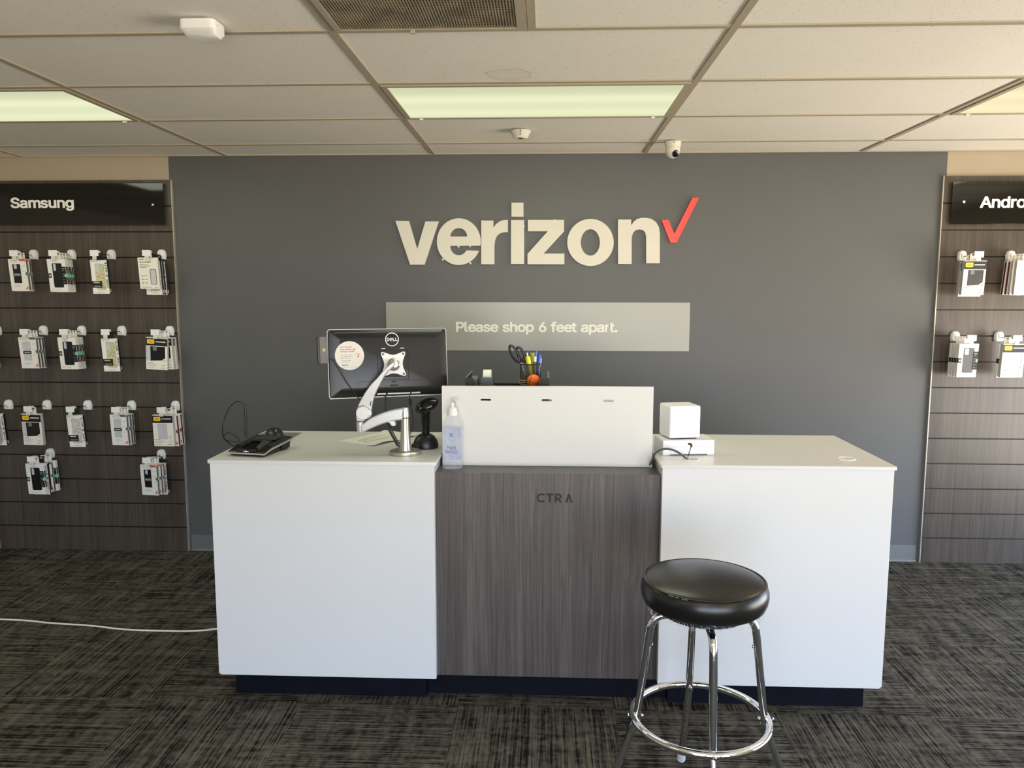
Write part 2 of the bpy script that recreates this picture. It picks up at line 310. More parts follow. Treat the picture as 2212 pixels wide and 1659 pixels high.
# ------------------------------------------------------------------ geometry helpers
class MB:
    def __init__(s): s.bm = bmesh.new()
    def box(s, x0, x1, y0, y1, z0, z1):
        v = [s.bm.verts.new((x, y, z)) for x in (x0, x1) for y in (y0, y1) for z in (z0, z1)]
        for f in ((0, 1, 3, 2), (4, 6, 7, 5), (0, 4, 5, 1), (2, 3, 7, 6), (0, 2, 6, 4), (1, 5, 7, 3)): s.bm.faces.new([v[i] for i in f])
        return s
    def prism(s, pts, lo, hi, ax='y'):
        """polygon pts (a, b) extruded along ax; (a, b) are the other two axes in xyz order"""
        def P(a, b, c): return {'y': (a, c, b), 'z': (a, b, c), 'x': (c, a, b)}[ax]
        A = [s.bm.verts.new(P(a, b, lo)) for a, b in pts]; B = [s.bm.verts.new(P(a, b, hi)) for a, b in pts]
        n = len(pts)
        s.bm.faces.new(A); s.bm.faces.new(B[::-1])
        for i in range(n): s.bm.faces.new((A[i], B[i], B[(i+1) % n], A[(i+1) % n]))
        return s
    def lathe(s, prof, c=(0, 0, 0), n=32, sx=1, sy=1, rot=None):
        rings = []
        for r, z in prof:
            if r < 1e-6: ring = [Vector((0, 0, z))]
            else: ring = [Vector((r*sx*math.cos(2*PI*i/n), r*sy*math.sin(2*PI*i/n), z)) for i in range(n)]
            if rot: ring = [rot @ p for p in ring]
            rings.append([s.bm.verts.new(p+Vector(c)) for p in ring])
        for a, b in zip(rings, rings[1:]):
            if len(a) == 1 and len(b) == 1: continue
            for i in range(n):
                j = (i+1) % n
                if len(a) == 1: s.bm.faces.new((a[0], b[i], b[j]))
                elif len(b) == 1: s.bm.faces.new((a[i], a[j], b[0]))
                else: s.bm.faces.new((a[i], a[j], b[j], b[i]))
        if len(rings[0]) > 1: s.bm.faces.new(rings[0][::-1])
        if len(rings[-1]) > 1: s.bm.faces.new(rings[-1])
        return s
    def tube(s, pts, r, n=10, closed=False, smooth=0, flat=1.0):
        pts = [Vector(p) for p in pts]
        if smooth: pts = catmull(pts, smooth, closed)
        m = len(pts); rr = r if isinstance(r, (list, tuple)) else None
        rings = []; up = None
        for i, p in enumerate(pts):
            a = pts[(i-1) % m] if (closed or i > 0) else p
            b = pts[(i+1) % m] if (closed or i < m-1) else p
            t = (b-a).normalized()
            if up is None: up = t.orthogonal().normalized()
            up = (up - t*up.dot(t))
            up = up.normalized() if up.length > 1e-6 else t.orthogonal().normalized()
            w = t.cross(up)
            q = (rr[min(len(rr)-1, int(i*len(rr)/m))] if rr else r)
            rings.append([s.bm.verts.new(p + up*(q*math.cos(2*PI*k/n)) + w*(q*flat*math.sin(2*PI*k/n))) for k in range(n)])
        rng = range(m) if closed else range(m-1)
        for i in rng:
            A, B = rings[i], rings[(i+1) % m]
            for k in range(n): s.bm.faces.new((A[k], A[(k+1) % n], B[(k+1) % n], B[k]))
        if not closed:
            s.bm.faces.new(rings[0][::-1]); s.bm.faces.new(rings[-1])
        return s
    def ball(s, c, r, seg=24, rings=14, sc=(1, 1, 1), rot=None):
        prof = [(r*math.sin(PI*i/rings), -r*math.cos(PI*i/rings)) for i in range(rings+1)]
        k = len(s.bm.verts)
        s.lathe([(a if a > 1e-5 else 0, b*sc[2]) for a, b in prof], c, seg, sc[0], sc[1], rot)
        return s
    def mesh(s, name, smooth=False, ang=35):
        bmesh.ops.recalc_face_normals(s.bm, faces=s.bm.faces)
        me = bpy.data.meshes.new(name); s.bm.to_mesh(me); s.bm.free()
        if smooth:
            for p in me.polygons: p.use_smooth = True
            me.set_sharp_from_angle(angle=math.radians(ang))
        return me

def catmull(P, k, closed=False):
    out = []; n = len(P)
    g = (lambda i: P[i % n]) if closed else (lambda i: P[max(0, min(n-1, i))])
    for i in range(n if closed else n-1):
        a, b, c, d = g(i-1), g(i), g(i+1), g(i+2)
        for j in range(k):
            t = j/k
            out.append(0.5*((2*b)+(c-a)*t+(2*a-5*b+4*c-d)*t*t+(3*b-a-3*c+d)*t**3))
    if not closed: out.append(P[-1])
    return out

def ob(name, mesh, m, parent=None, loc=(0, 0, 0), rot=(0, 0, 0), bevel=0, seg=2):
    o = bpy.data.objects.new(name, mesh); COL.objects.link(o)
    mesh.materials.clear(); mesh.materials.append(m)
    o.location = loc; o.rotation_euler = rot
    if parent: o.parent = parent
    if bevel:
        b = o.modifiers.new('bevel', 'BEVEL'); b.width = bevel; b.segments = seg; b.limit_method = 'ANGLE'; b.angle_limit = math.radians(40)
        b.harden_normals = False
    return o
def B(name, m, parent, *dims, bevel=0, loc=(0, 0, 0), rot=(0, 0, 0)):
    return ob(name, MB().box(*dims).mesh(name), m, parent, loc, rot, bevel)
def tag(o, label=None, cat=None, group=None, kind=None):
    if label: o['label'] = label
    if cat: o['category'] = cat
    if group: o['group'] = group
    if kind: o['kind'] = kind
    return o
def thing(name, loc, label, cat, group=None, rot=(0, 0, 0)):
    o = bpy.data.objects.new(name, None); o.empty_display_size = 0.05; COL.objects.link(o)
    o.location = loc; o.rotation_euler = rot
    return tag(o, label, cat, group)
def copy_tree(o, parent=None):
    c = o.copy(); COL.objects.link(c)
    if parent: c.parent = parent
    for ch in list(o.children): copy_tree(ch, c)
    return c

def shape2d(outlines, depth, bevel=0.0):
    """flat figure from closed outlines (holes by even-odd), in XZ, faces -Y, from y=0 back to y=depth"""
    c = bpy.data.curves.new('outline', 'CURVE'); c.dimensions = '2D'; c.fill_mode = 'BOTH'; c.extrude = depth/2
    for pts in outlines:
        sp_ = c.splines.new('POLY'); sp_.points.add(len(pts)-1); sp_.use_cyclic_u = True
        for q, (a, b) in zip(sp_.points, pts): q.co = (a, b, 0, 1)
    return curve_mesh(c, depth)
def curve_mesh(c, depth):
    o = bpy.data.objects.new('outline', c); COL.objects.link(o)
    dg = bpy.context.evaluated_depsgraph_get()
    me = bpy.data.meshes.new_from_object(o.evaluated_get(dg))
    bpy.data.objects.remove(o); bpy.data.curves.remove(c)
    for v in me.vertices:
        x, y, z = v.co; v.co = (x, -z+depth/2, y)
    me.materials.clear(); me.update()
    return me
def text_mesh(body, depth=0.002, bold=0.0, spacing=1.0):
    """a line of lettering; every letter is filled by itself, so that neighbours may touch"""
    table = GLYPH if bold > 0 else GLYPH_THIN
    bm = bmesh.new(); x = 0
    for ch in body:
        if ch == ' ': x += 118*spacing; continue
        adv, s = table[ch]
        me = shape2d([[tuple(int(v)/500 for v in p.split(',')) for p in part.split(' ')] for part in s.split('|')], depth)
        n = len(bm.verts); bm.from_mesh(me); bpy.data.meshes.remove(me); bm.verts.ensure_lookup_table()
        for v in bm.verts[n:]: v.co.x += x/500
        x += adv*spacing
    me = bpy.data.meshes.new('text'); bm.to_mesh(me); bm.free()
    return me
def fit(me, x0, x1, z0, z1):
    """scale the lettering into the rectangle"""
    xs = [v.co.x for v in me.vertices]; zs = [v.co.z for v in me.vertices]
    ax, bx, az, bz = min(xs), max(xs), min(zs), max(zs)
    for v in me.vertices:
        v.co.x = x0+(v.co.x-ax)*(x1-x0)/(bx-ax); v.co.z = z0+(v.co.z-az)*(z1-z0)/(bz-az)
    return me
def write(name, body, m, parent, x0, x1, z0, z1, y, depth=0.001, bold=0.02, spacing=1.0):
    return ob(name, fit(text_mesh(body, depth, bold, spacing), x0, x1, z0, z1), m, parent, (0, y-depth, 0))
def arc(cx, cz, rx, rz, a0, a1, n=12):
    return [(cx+rx*math.cos(math.radians(a0+(a1-a0)*i/n)), cz+rz*math.sin(math.radians(a0+(a1-a0)*i/n))) for i in range(n+1)]
def rrect(x0, x1, z0, z1, r, n=5):
    return arc(x1-r, z1-r, r, r, 0, 90, n)+arc(x0+r, z1-r, r, r, 90, 180, n)+arc(x0+r, z0+r, r, r, 180, 270, n)+arc(x1-r, z0+r, r, r, 270, 360, n)
def plate(name, m, parent, outlines, y, depth, bevel=0):
    return ob(name, shape2d(outlines, depth), m, parent, (0, y, 0), bevel=bevel)

# ------------------------------------------------------------------ lettering outlines (bold and light grotesque, 500 units to the em)
GLYPH = {
'-': (240, '180,124 176,130 169,133 54,133 49,130 45,124 45,91 49,85 56,82 171,82 176,85 180,91'),
'.': (107, '19,1 28,-8 34,-11 41,-13 56,-13 68,-8 78,2 83,18 83,24 78,39 69,48 64,51 56,55 39,55 26,48 20,42 13,28 13,14 15,8'),
'6': (240, '162,265 124,265 119,263 115,259 44,154 30,128 24,111 22,101 22,92 20,88 20,74 22,68 22,59 25,44 34,28 40,18 51,7 64,-3 82,-11 106,-15 121,-15 126,-13 134,-13 144,-11 164,-1 171,3 187,19 193,28 201,44 205,59 205,98 198,121 195,128 187,139 176,150 166,156 149,165 134,168 121,168 118,169 119,172 164,238 168,242 171,249 172,254 170,259 166,263|98,39 92,42 83,51 77,61 74,78 75,89 77,96 85,109 89,113 98,118 102,120 112,121 122,120 129,118 134,115 143,106 150,94 152,84 152,72 150,62 142,49 136,44 128,39 119,37 106,37'),
'A': (253, '99,265 94,263 92,261 85,248 81,234 55,166 51,152 30,98 13,48 -1,11 -3,2 -3,-2 -1,-6 2,-10 9,-12 44,-12 51,-8 56,1 75,58 78,60 159,60 162,60 165,58 182,8 187,-4 191,-8 196,-11 199,-12 231,-12 236,-10 240,-6 241,-2 241,8 151,252 147,261 141,265|119,183 121,181 122,176 129,156 135,142 140,124 145,114 144,111 142,110 98,110 95,111 95,116 101,131 108,151 109,156 116,176 117,181'),
'C': (269, '174,-10 199,2 209,10 225,26 235,39 246,66 248,79 246,86 242,90 238,92 201,91 198,90 194,86 190,72 182,59 171,49 151,40 141,38 129,38 112,42 98,49 88,56 75,74 70,86 67,98 65,108 65,118 63,122 63,132 65,138 65,149 68,158 69,164 72,174 75,181 82,191 94,203 112,213 132,217 139,216 159,211 166,208 178,200 181,196 188,186 194,168 198,164 201,162 236,162 242,164 246,168 248,172 246,189 233,218 223,231 209,245 191,256 181,261 171,265 154,268 146,268 141,270 128,270 122,268 111,268 96,265 91,263 68,251 54,242 43,231 35,221 27,208 22,198 15,179 12,166 10,156 10,144 8,139 8,118 10,111 10,98 15,74 24,54 35,34 45,22 56,12 66,4 86,-6 108,-13 118,-13 124,-15 151,-15 156,-13 162,-13'),
'D': (265, '24,-10 31,-12 119,-12 126,-10 138,-10 148,-7 154,-6 164,-3 182,5 196,15 215,34 226,51 230,58 236,78 242,104 242,121 243,126 243,131 242,136 242,152 238,172 230,198 226,204 216,219 196,240 184,248 161,260 139,265 31,265 24,263 20,259 18,252 18,1 20,-6|74,41 73,44 73,211 74,214 78,215 106,215 112,213 126,213 141,210 152,205 164,196 173,186 178,178 185,156 185,149 187,144 187,136 188,131 188,126 187,121 187,111 185,106 185,99 178,79 173,69 164,59 152,50 141,45 124,42 109,42 104,40 78,40'),
'E': (223, '194,-10 198,-6 200,-1 200,29 197,36 191,40 78,40 74,41 73,44 73,98 74,101 78,102 181,102 186,105 190,111 190,142 190,146 187,151 184,153 179,155 78,155 74,156 73,159 73,211 74,214 78,215 189,215 195,219 198,226 198,254 196,259 192,263 186,265 31,265 24,263 20,259 18,252 18,1 20,-6 24,-10 31,-12 188,-12'),
'H': (272, '236,-8 240,-2 240,1 240,252 240,256 237,261 234,263 229,265 198,265 191,263 187,259 185,252 185,159 184,156 181,155 78,155 74,156 73,158 73,252 71,259 68,263 62,265 29,265 22,262 19,256 18,252 18,1 19,-2 22,-8 24,-10 29,-12 62,-12 69,-8 73,-2 73,101 74,104 78,105 181,105 184,104 185,101 185,-2 189,-8 196,-12 229,-12'),
'I': (164, '138,-11 143,-8 147,-1 147,29 145,34 141,38 138,40 106,40 104,41 103,42 103,211 104,214 106,215 136,215 141,217 143,219 147,226 146,256 142,262 136,265 14,265 8,261 5,254 5,226 7,221 11,217 14,215 44,215 46,214 47,212 47,44 46,41 44,40 16,40 11,38 8,36 5,29 5,-2 9,-8 16,-12'),
'K': (247, '231,-8 235,-2 235,1 235,4 231,11 154,119 139,141 139,142 139,144 145,152 165,172 168,178 187,196 190,201 232,244 235,251 235,256 233,259 229,263 224,265 181,265 174,263 170,259 167,254 148,236 145,231 127,212 123,208 107,191 103,186 78,161 76,157 74,157 73,161 73,256 69,262 62,265 29,265 24,263 20,259 18,252 18,1 20,-6 24,-10 31,-12 62,-12 68,-10 71,-6 73,1 74,78 77,82 95,101 98,102 101,99 178,-8 182,-11 186,-12 224,-12'),
'L': (210, '28,265 24,263 20,259 18,252 18,1 20,-6 24,-10 31,-12 181,-12 188,-10 191,-6 193,-1 193,29 190,36 184,40 78,40 74,41 73,44 73,256 69,262 62,265'),
'M': (328, '22,262 19,256 18,252 18,1 19,-2 22,-8 24,-10 29,-12 62,-12 69,-8 73,-2 73,131 74,136 78,131 132,-4 138,-10 142,-12 171,-12 174,-11 179,-8 185,1 194,26 210,64 212,72 228,111 234,128 238,136 239,137 240,131 240,-2 244,-8 251,-12 284,-12 291,-8 295,-2 295,1 295,252 295,256 292,261 289,263 284,265 238,265 231,263 227,259 205,204 203,196 194,174 191,166 182,144 171,114 165,101 163,91 160,82 158,80 155,82 152,91 150,101 94,241 91,249 86,259 82,263 76,265 29,265'),
'N': (275, '239,-8 243,-2 243,1 243,252 243,256 240,261 238,263 232,265 198,265 191,262 187,256 187,98 186,94 184,94 173,112 149,149 146,154 137,168 135,172 80,258 74,263 69,265 29,265 22,262 19,256 18,252 18,1 19,-2 22,-8 24,-10 29,-12 62,-12 69,-8 73,-2 73,159 74,164 76,163 80,158 95,131 116,99 127,81 136,68 139,62 148,49 150,44 160,31 183,-8 189,-11 192,-12 232,-12'),
'O': (280, '108,-13 116,-13 122,-15 142,-15 149,-13 159,-13 178,-8 199,2 206,8 211,12 222,23 233,36 245,58 250,69 253,79 254,86 257,96 257,106 258,112 258,141 257,148 257,158 250,186 238,211 233,219 225,229 212,242 198,253 178,263 156,268 144,268 139,270 128,270 122,268 111,268 96,265 91,263 68,251 56,243 43,231 35,221 27,208 22,198 15,179 10,156 10,144 8,138 8,118 10,111 10,98 15,74 27,48 35,34 43,24 56,12 66,4 86,-6|132,217 139,215 148,215 159,211 174,202 185,191 191,181 196,169 201,151 203,138 203,116 200,96 195,81 188,68 182,59 169,49 154,42 138,38 128,38 108,44 96,50 89,56 82,64 74,78 69,91 65,106 65,118 63,124 65,148 69,162 72,172 82,191 91,200 99,206 112,213'),
'P': (236, '24,-10 29,-12 62,-12 68,-10 71,-6 73,1 73,78 74,81 78,82 138,82 158,87 172,94 184,102 197,114 205,126 210,136 213,146 215,156 215,194 208,216 205,222 192,239 186,245 174,253 161,260 151,263 138,265 31,265 24,263 20,259 18,252 18,1 20,-6|74,214 78,215 111,215 118,213 128,213 136,211 148,205 156,196 160,184 160,164 156,152 153,148 146,140 136,135 126,133 78,133 74,134 73,138 73,211'),
'S': (237, '148,266 141,267 136,268 128,268 122,270 106,270 81,266 71,263 54,255 44,248 28,232 19,214 15,204 15,174 17,164 24,149 36,135 51,124 71,114 131,95 136,95 149,88 160,78 161,69 160,64 158,58 155,52 144,44 141,42 131,39 119,37 104,37 88,40 81,44 74,48 70,52 67,58 65,68 61,74 58,78 54,80 18,80 12,78 10,76 7,69 9,52 14,38 20,26 27,18 41,4 59,-6 68,-9 72,-11 91,-15 132,-15 152,-11 162,-8 169,-5 184,5 195,14 205,28 213,46 215,56 215,82 213,92 208,104 205,109 198,118 191,125 178,135 158,145 142,149 138,151 114,157 92,164 78,172 73,176 70,181 70,192 73,201 82,210 92,215 102,217 122,217 132,215 141,211 148,207 151,202 155,196 159,182 162,179 166,177 201,177 206,179 208,181 212,188 211,202 206,218 203,224 196,234 186,245 172,255 161,261 152,264'),
'T': (238, '96,-12 131,-11 137,-8 140,-1 140,211 141,214 144,215 208,215 214,217 218,221 220,226 220,254 217,261 211,265 18,265 11,263 7,259 5,256 5,226 7,221 11,217 18,215 82,215 84,214 85,212 85,1 85,-2 88,-8 91,-10'),
'V': (253, '0,261 -3,256 -3,251 2,234 5,229 14,202 26,171 30,158 43,126 47,112 60,81 64,68 76,36 80,22 92,-6 96,-10 101,-12 139,-12 146,-10 150,-6 151,-2 155,11 158,16 162,29 165,34 169,48 185,89 190,108 193,112 197,126 200,131 204,144 220,186 225,204 241,246 242,254 240,259 236,263 229,265 196,265 191,263 187,259 180,244 126,84 121,73 119,74 115,82 105,116 102,121 96,139 94,144 88,162 85,168 80,186 77,191 71,209 69,214 53,259 49,263 42,265 8,265 2,263'),
'W': (357, '345,259 341,263 334,265 301,265 296,263 292,259 289,252 248,96 246,92 244,96 238,121 235,128 205,248 200,259 196,263 191,265 154,265 148,263 143,259 140,254 123,186 120,179 115,154 112,148 106,122 104,116 100,98 98,93 96,94 92,106 60,232 57,239 55,251 51,259 48,263 41,265 8,265 1,262 -1,259 -3,254 -3,249 -1,241 15,186 22,156 28,138 35,108 41,89 62,11 65,-1 68,-6 72,-10 79,-12 116,-12 121,-10 125,-6 130,6 132,18 135,24 137,36 140,42 142,54 145,61 167,146 171,156 173,156 175,151 177,139 180,132 182,121 185,114 187,102 190,96 212,11 217,-4 222,-10 228,-12 266,-12 272,-8 275,-6 280,6 282,18 293,54 305,102 311,121 319,151 325,169 332,199 343,236 347,251 346,256'),
'a': (208, '176,-8 180,-2 180,1 180,141 175,159 166,174 154,187 148,191 129,200 114,203 82,203 69,201 54,196 34,185 27,178 20,169 14,159 9,149 9,142 10,139 14,135 46,125 52,125 56,127 60,131 65,139 72,146 88,153 102,153 116,150 120,146 125,138 125,129 124,127 118,125 112,125 108,123 98,123 92,122 81,122 51,115 41,111 31,106 22,100 17,94 12,88 5,72 3,62 3,44 7,29 17,11 24,3 38,-6 44,-10 61,-15 98,-15 111,-11 126,-4 128,-4 132,-10 138,-12 169,-12|126,76 127,71 125,61 121,52 116,45 106,39 94,35 76,35 66,39 59,46 59,58 62,62 68,66 84,71 104,75 114,75 124,77'),
'c': (211, '132,201 122,203 86,203 71,200 51,190 44,185 30,171 24,162 15,148 13,139 10,134 7,121 7,109 5,102 5,84 7,79 7,69 10,54 24,26 38,8 52,-3 66,-10 82,-15 121,-15 144,-8 154,-3 168,7 183,24 191,41 193,48 193,54 191,58 188,61 184,63 159,70 151,70 146,68 142,64 135,49 128,42 112,35 98,35 86,39 79,43 72,51 65,62 60,86 60,101 62,106 62,112 65,126 69,132 73,139 79,145 86,150 101,153 109,153 121,150 129,145 133,141 138,132 140,126 144,122 149,120 158,120 181,125 186,128 190,132 191,136 191,146 181,166 175,174 166,183 158,190'),
'd': (226, '192,263 188,265 154,265 149,263 145,259 143,252 143,194 142,192 139,192 136,195 122,201 116,203 81,203 68,200 54,193 41,183 25,168 15,149 7,121 7,109 5,102 5,84 7,79 7,69 14,42 20,29 33,11 46,0 66,-11 79,-15 112,-15 126,-11 144,-2 149,-8 154,-11 188,-12 194,-8 198,-2 198,252 196,259|96,35 86,39 81,42 70,52 64,68 60,88 60,102 65,128 75,142 79,146 86,150 99,153 106,153 114,151 122,148 132,139 136,132 140,124 143,108 143,82 142,78 141,71 138,61 135,54 128,46 122,40 109,35'),
'e': (215, '84,203 66,198 51,190 41,182 32,172 22,159 14,142 7,118 7,109 5,102 5,82 7,78 7,69 12,49 20,31 27,21 33,14 37,9 52,-3 71,-11 86,-15 122,-15 144,-10 161,-1 168,3 185,21 193,39 193,46 191,51 188,55 181,58 158,65 152,65 148,63 143,59 138,49 129,40 121,37 111,35 99,35 89,37 73,48 65,59 62,69 62,72 66,73 189,74 195,78 198,84 198,99 197,106 197,118 191,142 183,159 177,169 161,185 149,193 142,196 134,200 121,203|64,124 65,131 69,136 78,145 86,150 101,153 106,153 114,151 122,148 128,145 135,136 139,124 139,122 136,122 68,122 64,122'),
'f': (140, '39,-12 74,-11 79,-8 83,-2 83,149 84,151 86,152 116,152 119,154 123,158 125,164 125,191 122,198 119,200 114,202 88,202 84,202 83,204 83,214 85,221 88,223 96,225 101,225 106,223 116,223 121,225 125,229 128,238 131,251 132,261 130,268 126,271 122,273 106,277 86,277 76,275 66,271 52,265 46,260 42,256 32,238 28,226 28,206 28,202 24,202 1,201 -4,198 -8,192 -8,162 -5,156 1,152 26,152 28,151 28,149 28,-1 30,-6 32,-8'),
'g': (226, '192,200 188,202 156,202 149,198 144,191 142,191 122,201 116,203 79,203 68,200 54,193 41,183 27,169 17,154 10,136 7,119 7,111 5,104 5,86 7,81 7,71 10,56 15,44 25,26 42,8 51,2 66,-5 81,-8 88,-8 94,-10 104,-10 109,-8 116,-8 128,-5 138,0 141,3 142,4 145,2 143,-11 140,-21 136,-26 126,-33 119,-35 109,-37 96,-37 81,-33 71,-27 59,-12 52,-8 48,-9 44,-10 26,-20 19,-25 15,-29 14,-32 13,-38 15,-42 25,-56 34,-65 48,-75 58,-80 68,-83 84,-87 114,-87 121,-85 129,-85 149,-80 162,-73 171,-67 185,-52 193,-36 196,-26 197,-12 198,-6 198,189 196,196|104,153 114,151 122,148 129,142 136,132 141,119 145,104 145,88 140,68 138,64 135,58 126,48 118,44 111,42 94,42 88,44 81,47 72,54 69,59 65,66 62,79 62,84 60,89 60,104 65,128 69,134 74,141 86,150 98,153'),
'h': (219, '21,263 17,259 15,252 15,1 17,-6 21,-10 28,-12 58,-12 62,-10 66,-6 68,1 68,111 70,118 70,126 74,136 84,147 94,151 104,153 114,151 122,148 130,141 133,136 135,131 137,118 137,1 139,-6 142,-10 148,-12 179,-12 184,-10 188,-6 190,1 190,136 188,148 185,158 180,168 173,178 161,190 154,195 139,201 126,203 99,203 86,200 71,192 69,193 68,196 68,252 66,259 62,263 58,265 26,265'),
'i': (97, '26,-12 59,-11 65,-8 68,-1 68,191 66,196 64,198 58,202 24,201 18,198 15,191 15,-1 17,-6 19,-8|10,229 13,224 22,215 28,212 34,210 51,210 61,215 70,224 75,236 75,248 70,259 61,268 54,271 48,273 32,273 22,268 14,259 10,251'),
'k': (204, '24,265 21,263 17,259 15,252 15,1 17,-6 21,-10 28,-12 58,-12 62,-10 66,-6 68,1 68,62 70,66 74,70 76,70 88,56 133,-2 141,-10 148,-12 184,-12 191,-10 195,-6 197,-1 196,4 193,11 120,102 117,108 118,111 188,181 192,188 191,192 190,196 186,200 181,202 142,202 136,200 78,142 72,135 71,134 69,134 68,136 68,256 65,261 59,265'),
'l': (108, '26,265 21,263 18,261 15,256 15,252 15,26 19,18 25,6 32,-2 39,-6 51,-11 62,-12 68,-13 79,-13 89,-11 98,-7 101,-1 102,6 98,19 98,26 95,32 91,36 86,38 72,38 71,39 68,44 68,256 65,261 59,265'),
'm': (318, '287,-8 290,-2 290,1 290,144 286,158 278,174 273,181 262,191 256,196 244,201 222,205 212,205 208,203 196,203 172,191 161,181 159,181 158,182 151,190 139,198 128,203 118,205 99,205 91,203 86,201 69,193 62,200 58,202 26,202 21,200 17,196 15,189 15,1 17,-6 21,-10 26,-12 58,-12 64,-8 68,-2 68,116 70,128 72,136 76,143 88,151 96,153 104,153 114,150 121,142 125,136 125,1 125,-2 129,-8 136,-12 169,-12 176,-8 180,-2 180,129 182,136 185,142 191,148 192,150 206,153 212,153 224,150 232,144 235,138 237,126 237,1 239,-6 242,-10 249,-12 279,-12 284,-10'),
'n': (218, '186,-8 190,-2 190,1 190,138 188,148 185,158 180,168 173,178 162,188 156,193 139,201 132,202 128,203 99,203 86,200 71,192 69,192 68,194 62,200 58,202 26,202 19,198 15,192 15,189 15,1 15,-2 18,-8 21,-10 26,-12 56,-12 62,-10 66,-6 68,1 68,111 70,118 70,126 74,136 84,147 94,151 104,153 114,151 122,148 130,141 133,136 135,131 137,118 137,1 139,-6 142,-10 148,-12 179,-12'),
'o': (221, '84,-15 124,-15 138,-11 159,0 168,7 173,12 188,32 196,51 200,66 200,71 202,76 202,86 203,92 202,101 202,112 198,132 195,142 188,156 181,166 175,172 172,178 161,186 151,193 141,198 121,203 84,203 71,200 51,190 46,186 30,171 19,154 10,134 7,119 7,109 5,102 5,84 7,79 7,69 10,54 24,26 38,8 52,-3 66,-10|111,35 96,35 86,39 79,43 72,51 65,62 60,86 60,101 62,106 62,111 65,126 69,132 73,139 81,146 86,150 99,153 108,153 118,151 124,148 133,141 138,134 143,124 147,109 147,102 148,98 148,89 145,69 138,54 133,48 129,44 121,39'),
'p': (226, '24,-83 58,-83 62,-81 66,-78 68,-71 68,-6 69,-3 72,-4 76,-6 86,-11 101,-15 132,-15 141,-13 162,-3 172,5 180,12 186,21 196,38 203,56 205,66 205,72 207,78 207,111 205,116 205,122 203,128 203,134 190,162 180,176 174,182 166,188 149,198 131,203 98,203 89,201 72,192 69,191 64,198 59,201 28,202 21,200 17,196 15,192 15,-71 17,-78 21,-81|116,35 104,35 92,39 86,43 82,48 75,59 72,68 68,84 68,106 72,122 77,134 82,141 88,146 98,151 108,153 112,153 128,150 137,142 146,128 152,106 152,84 146,61 143,54 134,44 126,39'),
'r': (143, '24,-11 58,-12 64,-8 68,-2 68,116 70,128 72,132 77,141 79,143 89,148 104,152 108,152 112,150 122,150 128,152 131,156 133,161 133,192 130,199 124,203 94,203 81,200 69,194 68,194 62,200 58,202 26,202 19,198 15,192 15,1 17,-6 21,-10'),
's': (196, '112,203 81,203 69,202 58,198 41,190 32,183 27,178 20,169 15,161 12,151 12,129 15,114 22,102 36,88 54,79 69,74 82,71 112,63 118,60 121,56 121,48 116,42 108,37 96,35 84,35 74,37 71,39 64,44 57,59 52,63 49,65 44,65 18,60 14,58 10,54 7,49 7,41 14,22 22,11 29,3 38,-3 48,-8 56,-10 61,-13 72,-15 108,-15 121,-13 131,-10 141,-5 151,2 165,16 175,34 176,39 178,52 177,59 176,68 168,86 163,92 159,97 148,105 131,113 114,118 91,122 79,125 71,130 67,134 67,139 69,146 78,151 88,153 102,153 112,150 118,144 125,131 128,129 132,127 136,127 161,132 168,135 171,139 173,144 173,151 165,169 160,176 148,188 141,193 126,200'),
't': (127, '109,-11 112,-10 116,-6 118,1 118,9 113,29 111,32 108,36 102,38 91,38 86,37 82,37 78,39 75,44 75,148 76,151 78,152 102,152 108,154 110,156 113,162 113,192 110,198 104,201 79,202 76,202 75,206 75,238 73,242 69,246 62,248 29,248 24,245 20,239 20,206 19,202 18,202 1,201 -2,200 -6,196 -8,189 -8,162 -6,158 -2,154 1,152 18,152 19,151 20,149 20,42 22,29 25,19 30,11 41,0 52,-8 68,-13 99,-13'),
'u': (219, '21,200 17,196 15,189 15,51 19,36 27,19 32,12 48,-3 66,-11 84,-15 96,-15 101,-13 108,-13 121,-10 136,-3 142,-10 148,-12 179,-12 186,-8 190,-2 190,1 190,189 190,192 187,198 184,200 179,202 149,202 142,200 139,196 137,189 137,79 135,72 135,64 130,51 119,42 111,39 98,37 89,39 78,45 72,54 70,61 68,72 68,192 64,198 58,202 26,202'),
'v': (208, '193,198 188,201 184,202 151,202 146,200 143,198 139,189 111,111 109,106 103,88 100,79 98,77 95,79 92,88 63,169 55,191 52,196 48,200 41,202 9,202 4,200 0,196 -1,192 -2,186 0,178 6,164 9,156 25,116 69,-2 70,-6 74,-10 81,-12 114,-12 119,-10 123,-6 128,4 130,12 136,26 139,34 145,48 147,56 153,69 155,78 161,91 177,134 196,182 197,191'),
'w': (297, '2,196 0,191 0,184 4,171 35,72 35,68 46,34 52,12 57,-2 61,-8 68,-12 101,-12 106,-10 110,-6 123,38 137,89 141,99 142,99 145,94 154,59 158,48 170,2 174,-6 178,-10 184,-12 216,-12 221,-10 223,-8 228,1 231,11 232,16 236,28 237,32 241,44 242,49 281,178 283,186 283,191 281,196 279,198 272,202 239,202 234,200 230,196 225,184 223,172 217,154 206,112 199,90 197,91 193,111 187,129 173,182 168,196 164,200 158,202 124,202 119,200 115,196 114,192 111,181 97,132 88,96 86,90 84,89 73,132 67,151 56,192 55,196 51,200 44,202 11,202 6,200'),
